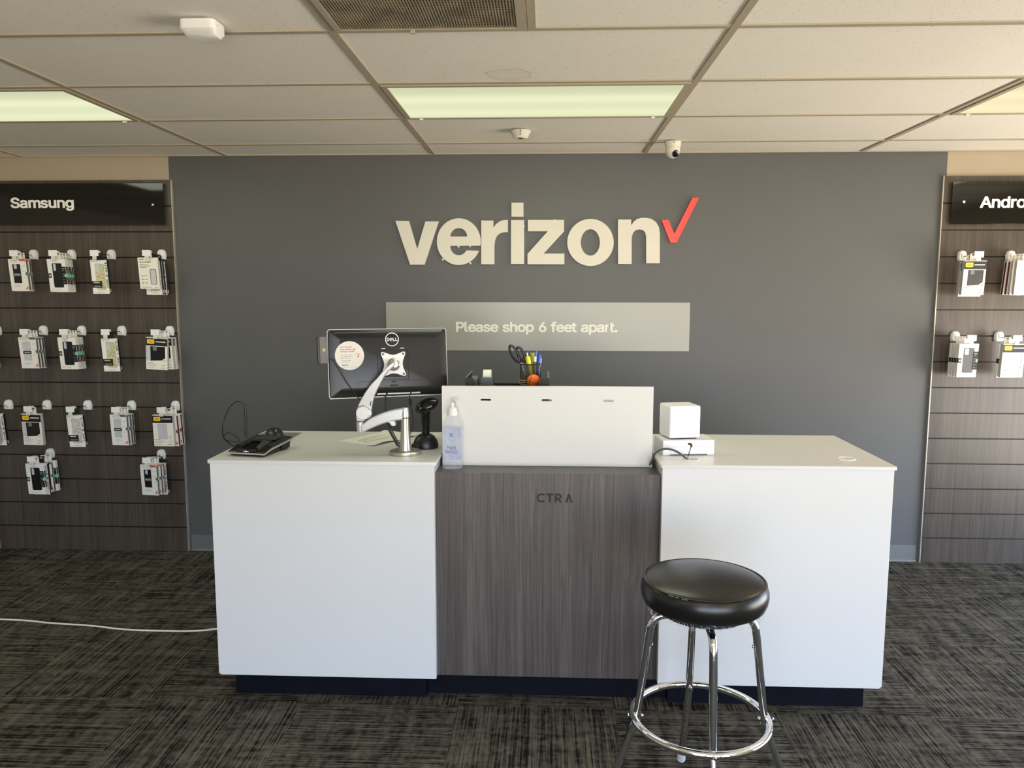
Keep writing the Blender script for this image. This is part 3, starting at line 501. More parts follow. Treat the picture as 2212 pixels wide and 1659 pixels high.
'y': (208, '26,-83 38,-83 42,-85 51,-85 72,-80 79,-76 91,-68 97,-62 103,-54 115,-31 117,-22 123,-9 147,56 153,69 155,78 161,91 164,99 170,112 172,121 196,182 196,192 195,196 191,200 186,202 152,202 148,200 142,194 132,169 103,88 100,79 98,77 95,79 92,88 63,169 55,191 52,196 48,200 41,202 9,202 4,200 0,196 -1,192 -2,186 0,178 11,151 68,-1 66,-8 64,-12 61,-21 55,-31 44,-33 38,-32 29,-32 24,-34 20,-38 14,-59 13,-71 15,-76 18,-78'),
'z': (204, '174,-10 178,-6 180,1 180,29 178,34 174,38 168,40 91,40 88,41 88,42 104,64 131,99 176,159 178,166 178,191 176,196 172,200 166,202 24,202 18,200 14,196 12,189 12,161 14,156 18,152 24,150 99,150 102,149 102,148 12,31 10,24 10,-1 12,-6 16,-10 22,-12 168,-12'),
}
GLYPH_THIN = {
'H': (260, '30,-1 34,-2 59,-2 61,-1 63,1 63,111 64,114 68,115 191,115 194,114 195,111 195,1 198,-1 201,-2 226,-2 229,0 230,4 230,249 230,252 228,254 224,255 199,255 198,255 195,252 195,149 194,146 191,145 68,145 64,146 63,149 63,252 61,255 58,255 32,255 29,253 28,249 28,4 29,1'),
'S': (225, '109,260 84,256 74,253 61,246 51,240 37,226 29,211 25,199 25,176 27,168 32,156 38,149 42,144 58,132 74,124 134,105 139,105 156,97 167,86 170,81 172,68 168,54 165,48 159,42 151,35 144,32 134,29 124,27 102,27 84,30 74,35 68,40 63,44 59,51 55,59 55,64 51,70 19,70 18,68 18,58 24,41 29,32 38,21 46,13 52,9 62,4 71,1 76,-1 84,-3 96,-5 131,-5 149,-1 159,2 178,14 188,22 196,34 200,41 205,56 205,78 203,89 200,98 190,111 184,117 171,126 154,135 139,139 134,141 111,147 89,154 79,159 69,165 64,171 60,179 60,196 62,202 64,206 69,213 76,218 89,225 98,227 124,227 141,223 154,215 160,209 165,201 167,189 169,187 199,187 201,189 202,198 200,206 196,214 188,228 179,237 171,243 158,251 149,254 144,256 138,257 132,258 124,258 119,260'),
'a': (196, '168,-1 170,1 170,4 170,138 165,156 158,168 148,178 141,183 126,190 111,193 84,193 79,192 72,191 58,186 41,176 35,171 22,152 19,146 21,144 49,136 52,139 55,144 64,153 79,161 86,163 106,163 119,160 122,158 128,152 135,141 137,128 133,119 128,117 111,113 101,113 96,112 84,112 54,105 44,101 38,98 29,92 24,86 17,74 13,59 13,46 15,38 19,29 25,18 31,12 44,2 64,-5 94,-5 108,-1 118,4 126,10 134,20 136,20 137,18 137,2 137,1 139,-1 164,-2|136,90 137,88 137,68 133,52 125,39 114,30 98,25 72,25 66,27 59,30 50,39 48,44 49,61 51,66 59,75 81,81 101,85 111,85 131,90'),
'd': (214, '186,255 158,255 156,255 154,252 153,168 152,165 150,166 146,172 141,178 129,186 119,191 112,193 84,193 68,188 61,185 48,175 34,161 25,146 17,118 17,106 15,99 15,88 17,82 17,72 24,46 29,36 42,18 52,9 69,-1 84,-5 109,-5 118,-3 122,-1 134,5 145,16 148,21 152,25 154,25 155,22 155,2 155,1 158,-1 184,-2 186,-1 188,1 188,249 188,252|92,25 82,29 74,34 62,46 55,59 52,74 52,79 50,84 50,106 55,131 65,148 71,153 81,160 96,163 109,163 122,160 129,156 140,146 145,139 150,128 153,111 153,99 154,96 153,91 153,79 152,74 151,68 146,54 140,42 131,33 122,29 112,25'),
'e': (203, '88,193 69,188 58,181 48,173 40,166 30,152 24,139 17,114 17,106 15,99 15,86 17,81 17,72 22,52 29,38 35,28 46,15 59,5 62,5 74,-1 89,-5 119,-5 141,0 154,7 161,12 176,28 181,38 183,42 182,45 178,48 161,53 154,54 150,51 146,42 143,38 136,32 129,29 112,25 96,25 86,27 68,38 57,52 52,66 50,76 51,82 54,83 186,84 188,86 188,89 188,98 187,102 187,114 181,139 175,152 168,162 156,175 142,185 131,190 116,193|51,112 50,114 52,124 55,134 62,144 74,156 88,161 96,163 109,163 118,161 129,156 136,152 143,142 148,132 152,119 152,114 151,112 149,112 54,112'),
'i': (85, '29,-2 54,-2 58,0 58,2 58,186 58,190 54,192 29,192 26,190 25,188 25,4 26,0|20,232 31,222 38,220 48,220 54,224 61,231 65,239 65,244 61,252 54,260 44,263 36,263 29,260 22,252 20,248'),
'n': (206, '178,-1 180,1 180,4 180,134 178,144 175,154 165,171 154,181 136,191 129,192 124,193 104,193 89,190 76,183 65,172 61,167 59,166 58,169 58,188 56,191 52,192 31,192 27,191 25,189 25,186 25,4 26,0 29,-2 52,-2 56,-1 58,1 58,114 60,121 60,129 65,142 71,149 80,158 91,161 101,163 106,163 118,161 128,158 138,148 141,142 145,134 147,121 147,1 149,-1 151,-2 174,-2'),
'r': (131, '28,-1 54,-2 56,-1 58,1 58,119 60,131 64,141 68,148 72,151 86,158 101,162 111,162 118,160 121,161 123,164 123,188 123,191 121,193 98,193 84,190 71,182 67,178 63,172 59,169 58,172 58,188 58,189 56,191 29,192 28,191 25,189 25,4 25,1'),
't': (115, '106,-1 108,1 108,4 102,26 99,28 82,27 72,29 67,34 65,44 65,159 66,161 68,162 98,162 101,162 103,166 103,189 101,191 99,192 69,192 66,192 65,196 65,232 64,236 62,238 59,238 32,238 30,236 30,234 30,196 29,192 26,192 4,191 2,189 2,186 2,166 4,162 8,162 28,162 29,161 30,159 30,46 32,32 35,22 38,18 48,8 56,2 71,-3 98,-3'),
'z': (192, '168,-1 170,2 170,24 170,28 168,30 69,30 67,31 67,32 168,166 168,186 168,190 166,191 162,192 28,192 24,191 22,188 22,166 22,162 24,160 121,160 123,159 123,158 20,24 20,4 21,0 22,-1 26,-2 164,-2'),
}


# ================================================================== the setting
HC = 2.3887
GX, GY, GP, GC = -0.4659, 0.3312, 1.2192, 0.6096
XL, XR_ = -4.3, XR
WL, WR = -2.0328, 2.4529         # the painted grey field
def struct(name, me, m, parent=None):
    o = ob(name, me, m, parent)
    if not parent: o['kind'] = 'structure'
    return o
struct('floor', MB().box(XL-0.1, XR_+0.1, FRONT-0.1, 0.1, -0.08, 0).mesh('floor'), M['carpet'])
wb = struct('wall_back', MB().box(WL, WR, 0, 0.1, 0, HC).mesh('wall_back'), M['grey_paint'])
struct('wall_back_left', MB().box(XL, WL, 0, 0.1, 0, HC).mesh('wall_back_left'), M['cream_paint'])
struct('wall_back_right', MB().box(WR, XR_, 0, 0.1, 0, HC).mesh('wall_back_right'), M['cream_paint'])
struct('wall_left', MB().box(XL-0.1, XL, FRONT, 0.1, 0, HC).mesh('wall_left'), M['white_paint'])
s0, s1, s2, s3 = SIDEWIN
b = MB(); b.box(XR_, XR_+0.1, FRONT, s0, 0, HC); b.box(XR_, XR_+0.1, s1, 0.1, 0, HC); b.box(XR_, XR_+0.1, s0, s1, 0, s2); b.box(XR_, XR_+0.1, s0, s1, s3, HC)
struct('wall_right', b.mesh('wall_right'), M['cream_paint'])
b = MB(); x = XL
for x0, x1, z0, z1 in WINDOWS:
    b.box(x, x0, FRONT-0.1, FRONT, 0, HC); b.box(x0, x1, FRONT-0.1, FRONT, 0, z0); b.box(x0, x1, FRONT-0.1, FRONT, z1, HC); x = x1
b.box(x, XR_, FRONT-0.1, FRONT, 0, HC)
struct('wall_front', b.mesh('wall_front'), M['white_paint'])
for i, (x0, x1, z0, z1) in enumerate(WINDOWS):
    b = MB(); k = 0.03
    for a, c in ((x0, x0+k), (x1-k, x1), ((x0+x1)/2-k/2, (x0+x1)/2+k/2)): b.box(a, c, FRONT-0.08, FRONT-0.04, z0, z1)
    b.box(x0, x1, FRONT-0.08, FRONT-0.04, z0, z0+k); b.box(x0, x1, FRONT-0.08, FRONT-0.04, z1-k, z1)
    struct('window_%d' % (i+1), b.mesh('window'), M['trim'])
b = MB(); k = 0.03
for a in (s0, (s0+s1)/2, s1-k): b.box(XR_+0.04, XR_+0.08, a, a+k, s2, s3)
b.box(XR_+0.04, XR_+0.08, s0, s1, s2, s2+k); b.box(XR_+0.04, XR_+0.08, s0, s1, s3-k, s3)
struct('window_4', b.mesh('window'), M['trim'])
# ceiling: tiles lying on an exposed grid
ceil = struct('ceiling', MB().box(XL-0.1, XR_+0.1, FRONT-0.1, 0.1, HC+0.006, HC+0.08).mesh('ceiling'), M['ceiling'])
b = MB(); hw = 0.012
for j in range(-4, 6):
    x = GX+j*GP
    if XL < x < XR_: b.box(x-hw, x+hw, FRONT, 0, HC, HC+0.008)
i = 0
while -(GY+i*GC) > FRONT:
    y = -(GY+i*GC); b.box(XL, XR_, y-hw, y+hw, HC+0.001, HC+0.008); i += 1
vx1 = GX+0.6096
b.box(vx1-hw, vx1+hw, -(GY+4*GC), -(GY+3*GC), HC, HC+0.008)
struct('ceiling_grid', b.mesh('ceiling_grid'), M['grid'], ceil)
struct('wall_angle', MB().box(XL, XR_, -0.016, 0, HC-0.001, HC+0.008).mesh('wall_angle'), M['grid'], ceil)
b = MB().prism([(0, 0), (-0.014, 0), (-0.012, 0.008), (-0.006, 0.013), (-0.005, 0.1), (0, 0.1)], -2.0, 2.41, 'x')
struct('baseboard_back', b.mesh('baseboard'), M['vinyl'])

# ------------------------------------------------------------------ ceiling things
LAMP = {'green_white_diffuser': ((0.93, 1.0, 0.78), 4.8), 'warm_diffuser': ((1.0, 0.84, 0.58), 4.8)}
def lamp(x, y, w, d, cl_):
    ld = bpy.data.lights.new('tube_light', 'AREA'); ld.shape = 'RECTANGLE'; ld.size = w; ld.size_y = d
    ld.color = cl_[0]; ld.energy = cl_[1]*PI*w*d
    o = bpy.data.objects.new('tube_light', ld); COL.objects.link(o); o.location = (x, y, HC-0.012)
for j in (-2, 0, 2):      # the next row of fittings, behind the camera
    lamp(GX+(j+0.5)*GP, -(GY+7.5*GC), 1.15, 0.54, LAMP['warm_diffuser' if j == 2 else 'green_white_diffuser'])
def troffer(j, m, label):
    xa, xb = GX+j*GP+0.014, GX+(j+1)*GP-0.014; ya, yb = -(GY+2*GC)+0.014, -(GY+GC)-0.014
    t = thing('ceiling_light', ((xa+xb)/2, (ya+yb)/2, HC), label, 'ceiling light', 'fluorescent ceiling lights')
    w, d, k = (xb-xa)/2, (yb-ya)/2, 0.022
    b = MB()
    for q in ((-w, w, -d, -d+k), (-w, w, d-k, d), (-w, -w+k, -d+k, d-k), (w-k, w, -d+k, d-k)): b.box(*q, -0.004, 0.006)
    ob('frame', b.mesh('frame'), M['grid'], t)
    ob('diffuser', MB().box(-w+k, w-k, -d+k, d-k, -0.001, 0.004).mesh('diffuser'), m, t)
    for sx in (-w+0.07, w-0.07):
        ob('latch', MB().box(sx-0.008, sx+0.008, d-0.016, d-0.006, -0.010, -0.003).mesh('latch'), M['white_plastic'], t)
    lamp((xa+xb)/2, (ya+yb)/2, 2*w-0.06, 2*d-0.06, LAMP[m.name])
    return t
troffer(0, M['lamp_green'], 'lit greenish white ceiling light panel right above the counter, seen whole')
troffer(-2, M['lamp_green'], 'lit greenish white ceiling light panel above the left slat wall, cut by the frame')
troffer(2, M['lamp_warm'], 'lit warm yellow ceiling light panel above the right slat wall, corner showing')
# return-air grille
vy0, vy1 = -(GY+4*GC)+0.014, -(GY+3*GC)-0.014; vxa, vxb = GX+0.014, vx1-0.014
t = thing('air_vent', ((vxa+vxb)/2, (vy0+vy1)/2, HC), 'dusty brown ribbed air return grille in the ceiling', 'air vent')
w, d, k = (vxb-vxa)/2, (vy1-vy0)/2, 0.03
b = MB()
for q in ((-w, w, -d, -d+k), (-w, w, d-k*0.7, d), (-w, -w+k*0.6, -d+k, d-k*0.7), (w-k, w, -d+k, d-k*0.7)): b.box(*q, -0.006, 0.006)
ob('frame', b.mesh('frame'), M['grid'], t)
ob('filter', MB().box(-w+0.01, w-0.01, -d+0.01, d-0.01, 0.003, 0.006).mesh('filter'), M['vent_back'], t)
b = MB(); x = -w+k*0.6
while x < w-k-0.004: b.box(x, x+0.0035, -d+k, d-k*0.7, -0.004, 0.003); x += 0.0085
y = -d+k
while y < d-k: b.box(-w+k*0.6, w-k, y, y+0.002, -0.001, 0.003); y += 0.02
ob('grille', b.mesh('grille'), M['vent'], t)
ob('latch', MB().box(0.02-0.08, 0.032-0.08, d-0.022, d-0.012, -0.016, -0.006).mesh('latch'), M['grid'], t)
# white box on the tiles
t = thing('ceiling_box', (-0.832, -2.258, HC), 'white rounded plastic box fixed to the ceiling tiles left of the vent', 'wireless device')
b = MB(); o1 = rrect(-0.053, 0.053, -0.045, 0.045, 0.016, 4); o2 = rrect(-0.045, 0.045, -0.028, 0.034, 0.016, 4)
rings = [[b.bm.verts.new((x, y, z)) for x, y in P] for P, z in ((o1, 0), (o1, -0.026), (o2, -0.040))]
for A, C in zip(rings, rings[1:]):
    for i in range(len(A)): b.bm.faces.new((A[i], A[(i+1) % len(A)], C[(i+1) % len(A)], C[i]))
b.bm.faces.new(rings[0]); b.bm.faces.new(rings[-1])
ob('housing', b.mesh('housing', True, 40), M['white_plastic'], t)
ob('button', MB().lathe([(0.003, 0), (0.003, -0.002)], (0.051, -0.02, -0.012), 10).mesh('button'), M['grey_plastic'], t)
# small round detector
t = thing('motion_sensor', (0.062, -0.655, HC), 'small round white detector on the ceiling tile behind the middle light', 'sensor')
ob('housing', MB().lathe([(0.050, 0), (0.050, -0.008), (0.046, -0.012), (0.036, -0.032), (0.030, -0.036), (0, -0.036)], n=36).mesh('housing', True, 30), M['beige_plastic'], t)
ob('lens', MB().lathe([(0.012, -0.0355), (0.010, -0.0385), (0, -0.039)], (0, -0.008, 0), 16).mesh('lens', True), M['black_gloss'], t)
ob('slot', MB().box(-0.003, 0.003, -0.052, -0.044, -0.010, -0.004).mesh('slot'), M['black'], t)
ob('seam', MB().box(-0.0012, 0.0012, -0.0455, -0.040, -0.028, -0.012).mesh('seam'), M['grey_plastic'], t)
# dome camera
t = thing('security_camera', (0.858, -0.345, HC), 'small white dome security camera on the ceiling near the back wall', 'camera')
ob('base', MB().lathe([(0.043, 0), (0.043, -0.012), (0.041, -0.026), (0.037, -0.030), (0, -0.030)], n=36).mesh('base', True, 30), M['beige_plastic'], t)
ob('ball', MB().ball((0, 0, -0.045), 0.039, 28, 16, (1, 1, 1.05)).mesh('ball', True), M['beige_plastic'], t)
d_ = Vector((0.30, -0.80, -0.50)).normalized(); rot = d_.to_track_quat('Z', 'X').to_matrix()
ob('lens', MB().lathe([(0.019, 0.028), (0.019, 0.0395), (0.016, 0.041), (0, 0.0405)], (0, 0, -0.047), 24, rot=rot).mesh('lens', True), M['black_gloss'], t)
ob('screw', MB().lathe([(0.003, 0), (0.003, 0.002)], (-0.002, -0.0425, -0.008), 8, rot=Matrix.Rotation(PI/2, 3, 'X')).mesh('screw'), M['black'], t)

# ------------------------------------------------------------------ lettering on the wall
def C8(x, y, plane=-0.018):
    p = at(800+x/2.9105, 400+y/2.9105, 'y', plane); return (p.x, p.z)
def el(cx, cy, rx, ry, a0, a1, n=28):
    return [(cx+rx*math.cos(math.radians(a0+(a1-a0)*i/n)), cy-ry*math.sin(math.radians(a0+(a1-a0)*i/n))) for i in range(n+1)]
sign = thing('wall_sign', (0.1, 0, 1.9), 'large off white lower case wall lettering with a red check mark', 'sign')
G = {
 'v': [[(157, 223), (243, 225), (295, 400), (346, 228), (430, 228), (340, 500), (250, 500)]],
 'e': [el(556, 355, 138, 147, -10, 337, 56)+[(686, 412), (610, 410)]+el(556, 381, 55, 59, -30, -178, 18)+[(501, 381)],
       [(502, 323)]+el(555, 322, 53, 52, 178, 2, 16)+[(608, 323)]],
 'r': [[(697, 222), (774, 222), (774, 268), (790, 244), (815, 226), (840, 219), (865, 218), (865, 295), (838, 296), (812, 304), (793, 322), (783, 350), (780, 385), (780, 497), (697, 497)]],
 'i': [[(884, 219), (967, 219), (967, 495), (884, 495)]],
 'dot': [[(887, 110), (963, 110), (963, 198), (887, 198)]],
 'z': [[(990, 218), (1218, 218), (1218, 290), (1090, 430), (1220, 430), (1220, 497), (988, 497), (988, 432), (1115, 290), (990, 290)]],
 'o': [el(1384, 360, 146, 148, 0, 354, 56), el(1383, 360, 60, 83, 0, 352, 40)],
 'n': [[(1557, 216), (1640, 216), (1640, 253)]+[(1654, 230), (1676, 213), (1706, 205), (1735, 205), (1768, 212), (1796, 232), (1814, 262), (1820, 300)]+[(1820, 491), (1734, 491), (1734, 325), (1729, 300), (1716, 284), (1692, 278), (1668, 283), (1651, 300), (1643, 330), (1643, 495), (1557, 495)]],
}
for k, outs in G.items():
    pl = [[(a-0.1, b-1.9) for a, b in (C8(*q) for q in P)] for P in outs]
    ob('letter' if k != 'dot' else 'letter_dot', shape2d(pl, 0.018), M['letter'], sign, (0, -0.0185, 0))
P = [(1830, 218), (1875, 218), (1911, 305), (2025, 78), (2068, 78), (1925, 362), (1887, 362)]
tag(ob('check_mark', shape2d([[(a-0.1, b-1.9) for a, b in (C8(*q) for q in P)]], 0.018), M['red'], sign, (0, -0.0185, 0)), 'red check mark')
# chips of old adhesive around the letter e
for x, y, s in ((456, 466, 7), (553, 385, 6), (626, 383, 5), (628, 490, 6), (1158, 216, 4), (967, 258, 4)):
    p = C8(x, y); q = s*0.0009; B('adhesive_chip', M['letter'], sign, p[0]-0.1-q, p[0]-0.1+q, -0.012, 0, p[1]-1.9-q, p[1]-1.9+q)
# distancing notice
t = thing('wall_notice', (0.138, 0, 1.396), 'wide translucent grey notice panel with pale distancing text on the dark wall', 'sign')
B('panel', M['frost'], t, -0.895, 0.895, -0.006, 0, -0.143, 0.143, bevel=0.001)
write('lettering', 'Please shop 6 feet apart.', M['vinyl_white'], t, -0.478, 0.476, -0.047, 0.030, -0.006, 0.001, 0.026, 0.86)

# ------------------------------------------------------------------ slat walls
def slatwall(x0, x1, label, trims):
    t = thing('slatwall_panel', ((x0+x1)/2, -0.0008, 0.0005), label, 'slat wall')
    w = (x1-x0)/2; b = MB()
    for i in range(15):
        b.box(-w, w, -0.020, -0.001, i*0.15+(0.004 if i else 0), (i+1)*0.15-(0.004 if i < 14 else 0))
    ob('slats', b.mesh('slats'), M['slat'], t)
    ob('groove_backing', MB().box(-w, w, -0.009, -0.0005, 0.002, 2.248).mesh('groove_backing'), M['groove'], t)
    for s in trims: ob('edge_trim', MB().box(s*w-(0.006 if s < 0 else 0), s*w+(0.006 if s > 0 else 0), -0.0215, 0, 0, 2.252).mesh('edge_trim'), M['trim'], t)
    return t
slatwall(-3.213, -2.016, 'dark brown slat wall panel left of the counter, hung with phone cases', (-1, 1))
slatwall(2.432, 3.65, 'lighter brown slat wall panel right of the counter, hung with phone cases', (-1, 1))
def header(x0, x1, z0, z1, body, tx0, tx1, tz0, tz1, screws, label):
    t = thing('header_sign', ((x0+x1)/2, -0.02, (z0+z1)/2), label, 'sign', 'header signs on the slat walls')
    cx, cz = (x0+x1)/2, (z0+z1)/2
    B('acrylic_plate', M['smoke'], t, x0-cx, x1-cx, -0.028, -0.022, z0-cz, z1-cz, bevel=0.001)
    tag(write('lettering', body, M['smoke_letter'], t, tx0-cx, tx1-cx, tz0-cz, tz1-cz, -0.028, 0.001, 0.03, 0.89), 'pale raised lettering')
    for sx in screws:
        ob('standoff', MB().lathe([(0.008, 0.0022), (0.008, 0.026), (0.0075, 0.030), (0.004, 0.031), (0, 0.031)], (sx-cx, 0, 2.105-cz), 16, rot=Matrix.Rotation(PI/2, 3, 'X')).mesh('standoff', True), M['chrome'], t)
header(-3.165, -2.05, 1.991, 2.23, 'Samsung', -2.972, -2.589, 2.072, 2.150, (-2.115, -3.1), 'dark glossy header sign on the left slat wall, above the phone cases')
header(2.468, 3.6, 1.981, 2.217, 'Android', 2.623, 2.949, 2.070, 2.136, (2.535, 3.53), 'smoked header sign on the right slat wall, partly outside the frame')

# ================================================================== the counter
YC, ZT, ZB, YB = -1.7599, 0.9619, 0.0988, -1.128
LX0, LX1, RX0, RX1 = -1.0885, -0.2273, 0.6291, 1.4774
YW, ZW = -1.7249, 0.914
def cabinet(x0, x1, label, kx0, kx1, cuts=()):
    c = (x0+x1)/2; w = (x1-x0)/2
    t = thing('counter_cabinet', (c, YC, 0), label, 'counter', 'white cabinets of the service counter')
    D = YB-YC
    B('body', M['laminate'], t, -w, w, 0, D-0.01, ZB, ZT-0.0135, bevel=0.0015)
    top = [rrect(-w-0.007, w+0.007, -0.008, D, 0.006, 3)]
    for gx, gy in cuts: top.append([(gx-c+0.031*math.cos(2*PI*i/28), gy-YC+0.031*math.sin(2*PI*i/28)) for i in range(28)])
    me = shape2d(top, 0.0125)
    for v in me.vertices: v.co = (v.co.x, v.co.z, ZT-v.co.y)
    me.flip_normals()
    ob('countertop', me, M['laminate'], t, bevel=0.002)
    B('kick_plate', M['kick'], t, kx0-c, kx1-c, 0.0473, D-0.06, 0, ZB)
    for gx, gy in cuts:
        ob('grommet', MB().lathe([(0.027, -0.014), (0.027, 0.002), (0.030, 0.0035), (0.0335, 0.002), (0.0335, 0.0), (0.0305, -0.001), (0.0305, -0.014)], (gx-c, gy-YC, ZT), 32).mesh('grommet', True, 40), M['white_plastic'], t)
        ob('grommet_well', MB().lathe([(0.0305, -0.06), (0.0305, -0.0125), (0.0265, -0.0125), (0.0265, -0.058), (0, -0.058)], (gx-c, gy-YC, ZT), 24).mesh('grommet_well', True, 40), M['white_plastic'], t)
    return t
cl = cabinet(LX0, LX1, 'white counter cabinet on the left, carrying the monitor arm and card terminal', LX0+0.0473, LX1-0.0473)
cr_ = cabinet(RX0, RX1, 'white counter cabinet on the right, behind the black stool', RX0+0.0473, RX1-0.0473, ((0.752, -1.668), (1.352, -1.632)))
def chip(t, x, z, s):
    ob('chipped_corner', MB().prism([(0, 0), (s*0.012, 0), (0, 0.010)], -0.0006, 0.004, 'y').mesh('chipped_corner'), M['chipboard'], t, (x, 0, z))
chip(cl, LX0-(LX0+LX1)/2, ZB-0.0003, 1); chip(cr_, RX1-(RX0+RX1)/2+0.0002, ZB-0.0003, -1)
tm = thing('counter_cabinet', (0.2009, YW, 0), 'dark wood grain middle cabinet with black lettering, between the two white ones', 'counter')
wm = 0.4282-0.0012
B('body', M['wood'], tm, -wm, wm, 0, 0.5, 0.0987, ZW-0.0005, bevel=0.001)
B('kick_plate', M['kick'], tm, -0.474, 0.474, 0.045, 0.5, 0, 0.0985)
def glyphs(outs, m, parent, y, d):
    return ob('lettering', shape2d(outs, d), m, parent, (0, y, 0))
# C T R and an A without its bar
lx = lambda px: at(px, 1076, 'y', YW).x-0.2009
def lz(py): return at(1198, py, 'y', YW).z
X = lambda u: lx(900+u/3.3515); Z = lambda v: lz(720+v/3.3515)
outs = []
cxx, cyy, ra, rb, th = 905, 1192, 36, 33, 12
outs.append([(X(cxx+ra*math.cos(math.radians(a))), Z(cyy-rb*math.sin(math.radians(a)))) for a in range(48, 313, 8)]+[(X(cxx+(ra-th)*math.cos(math.radians(a))), Z(cyy-(rb-th)*math.sin(math.radians(a)))) for a in range(312, 47, -8)])
outs.append([(X(a), Z(c)) for a, c in ((938, 1160), (990, 1160), (990, 1172), (970, 1172), (970, 1224), (958, 1224), (958, 1172), (938, 1172))])
outs.append([(X(a), Z(c)) for a, c in ((1002, 1160), (1030, 1160), (1043, 1165), (1050, 1178), (1047, 1191), (1037, 1200), (1052, 1224), (1037, 1224), (1025, 1203), (1014, 1203), (1014, 1224), (1002, 1224))])
outs.append([(X(a), Z(c)) for a, c in ((1014, 1171), (1028, 1171), (1036, 1176), (1037, 1183), (1033, 1190), (1026, 1192), (1014, 1192))])
outs.append([(X(a), Z(c)) for a, c in ((1078, 1224), (1096, 1162), (1108, 1162), (1130, 1224), (1117, 1224), (1102, 1180), (1091, 1224))])
for o_ in ([outs[0]], [outs[1]], [outs[2], outs[3]], [outs[4]]): glyphs(o_, M['black_matte'], tm, -0.002, 0.0025)
# raised ledge with the white privacy panel
t = thing('privacy_ledge', (0.1981, -1.599, ZW), 'white upright privacy panel with three slots, on the middle cabinet', 'counter panel')
wp = 0.4142; hp = 1.2319-ZW
outs = [[(-wp, 0.0005), (wp, 0.0005), (wp, hp), (-wp, hp)]]
for sx in (-0.043, 0.197, 0.4375): outs.append(rrect(sx-0.1981-0.0205, sx-0.1981+0.0205, 1.1735-ZW, 1.1815-ZW, 0.0039, 4))
plate('front_panel', M['laminate_panel'], t, outs, 0, 0.018, bevel=0.0008)
B('shelf', M['laminate_panel'], t, -wp, wp, 0.0185, 0.36, 1.150-ZW, 1.166-ZW, bevel=0.001)
for sx in (-1, 1): B('side_panel', M['laminate_panel'], t, *sorted((sx*wp, sx*(wp-0.016))), 0.0185, 0.36, 0.001, 1.1495-ZW)
# ------------------------------------------------------------------ on the left top
# payment terminal dock
t = thing('payment_terminal', (-0.948, -1.590, ZT+0.0004), 'black card terminal dock with silver rim at the left end of the counter', 'card terminal', rot=(0, 0, -0.19))
w, d = 0.080, 0.112
ob('base', MB().prism([(-d+0.01, 0.002), (d-0.025, 0.002), (d-0.01, 0.027), (-d, 0.010)], -w+0.006, w-0.006, 'x').mesh('base'), M['black'], t, bevel=0.002)
ob('silver_rim', MB().prism([(-d-0.003, 0.008), (-d-0.003, 0.014), (-0.06, 0.026), (d-0.004, 0.0382), (d-0.004, 0.030), (-0.06, 0.018)], -w-0.001, w+0.001, 'x').mesh('silver_rim'), M['silver_flat'], t, bevel=0.002)
b = MB()
b.prism([(-d, 0.0142), (-d, 0.018), (-0.052, 0.034), (d-0.014, 0.047), (d-0.006, 0.042), (d-0.006, 0.0385), (-0.06, 0.0265)], -w+0.001, -0.042, 'x')
b.prism([(-d, 0.0142), (-d, 0.018), (-0.052, 0.034), (d-0.014, 0.047), (d-0.006, 0.042), (d-0.006, 0.0385), (-0.06, 0.0265)], 0.042, w-0.001, 'x')
b.prism([(-0.0, 0.034), (-0.0, 0.042), (d-0.014, 0.047), (d-0.006, 0.042), (d-0.006, 0.0385)], -0.042, 0.042, 'x')
b.prism([(-d, 0.0142), (-d, 0.024), (-d+0.022, 0.026), (-d+0.022, 0.016)], -0.042, 0.042, 'x')
ob('cover', b.mesh('cover'), M['black_gloss'], t, bevel=0.003)
ob('well', MB().prism([(-d+0.02, 0.0142), (-d+0.02, 0.0212), (-0.056, 0.0285), (0, 0.0338), (0, 0.0265)], -0.042, 0.042, 'x').mesh('well'), M['deep_black'], t)
b = MB(); v = [b.bm.verts.new(p) for p in ((0.010, -0.06, 0.026), (0.044, -0.09, 0.020), (0.044, 0.0, 0.042), (0.012, 0.0, 0.042), (0.028, -0.03, 0.052))]
for f in ((0, 1, 4), (1, 2, 4), (2, 3, 4), (3, 0, 4), (3, 2, 1, 0)): b.bm.faces.new([v[i] for i in f])
ob('wedge', b.mesh('wedge'), M['black'], t)
ob('screen', MB().prism([(0.016, 0.0432), (0.016, 0.0440), (d-0.026, 0.0472), (d-0.026, 0.0462)], -0.05, 0.05, 'x').mesh('screen'), M['screen_grey'], t)
b = MB(); b.box(-0.012, 0.012, -d-0.0008, -d, 0.0195, 0.0215); b.box(-0.003, 0.003, -d-0.001, -d, 0.018, 0.023)
ob('emblem', b.mesh('emblem'), M['white_plastic'], t)
for sx in (-w+0.02, w-0.02): ob('foot', MB().lathe([(0.008, 0), (0.008, 0.004)], (sx, -d+0.04, 0), 12).mesh('foot'), M['black_matte'], t)
for sx in (-w+0.02, w-0.02): ob('foot', MB().lathe([(0.008, 0), (0.008, 0.004)], (sx, d-0.05, 0), 12).mesh('foot'), M['black_matte'], t)
ob('side_port', MB().box(w-0.004, w+0.004, 0.02, 0.075, 0.006, 0.026).mesh('side_port'), M['black_matte'], t, bevel=0.002)
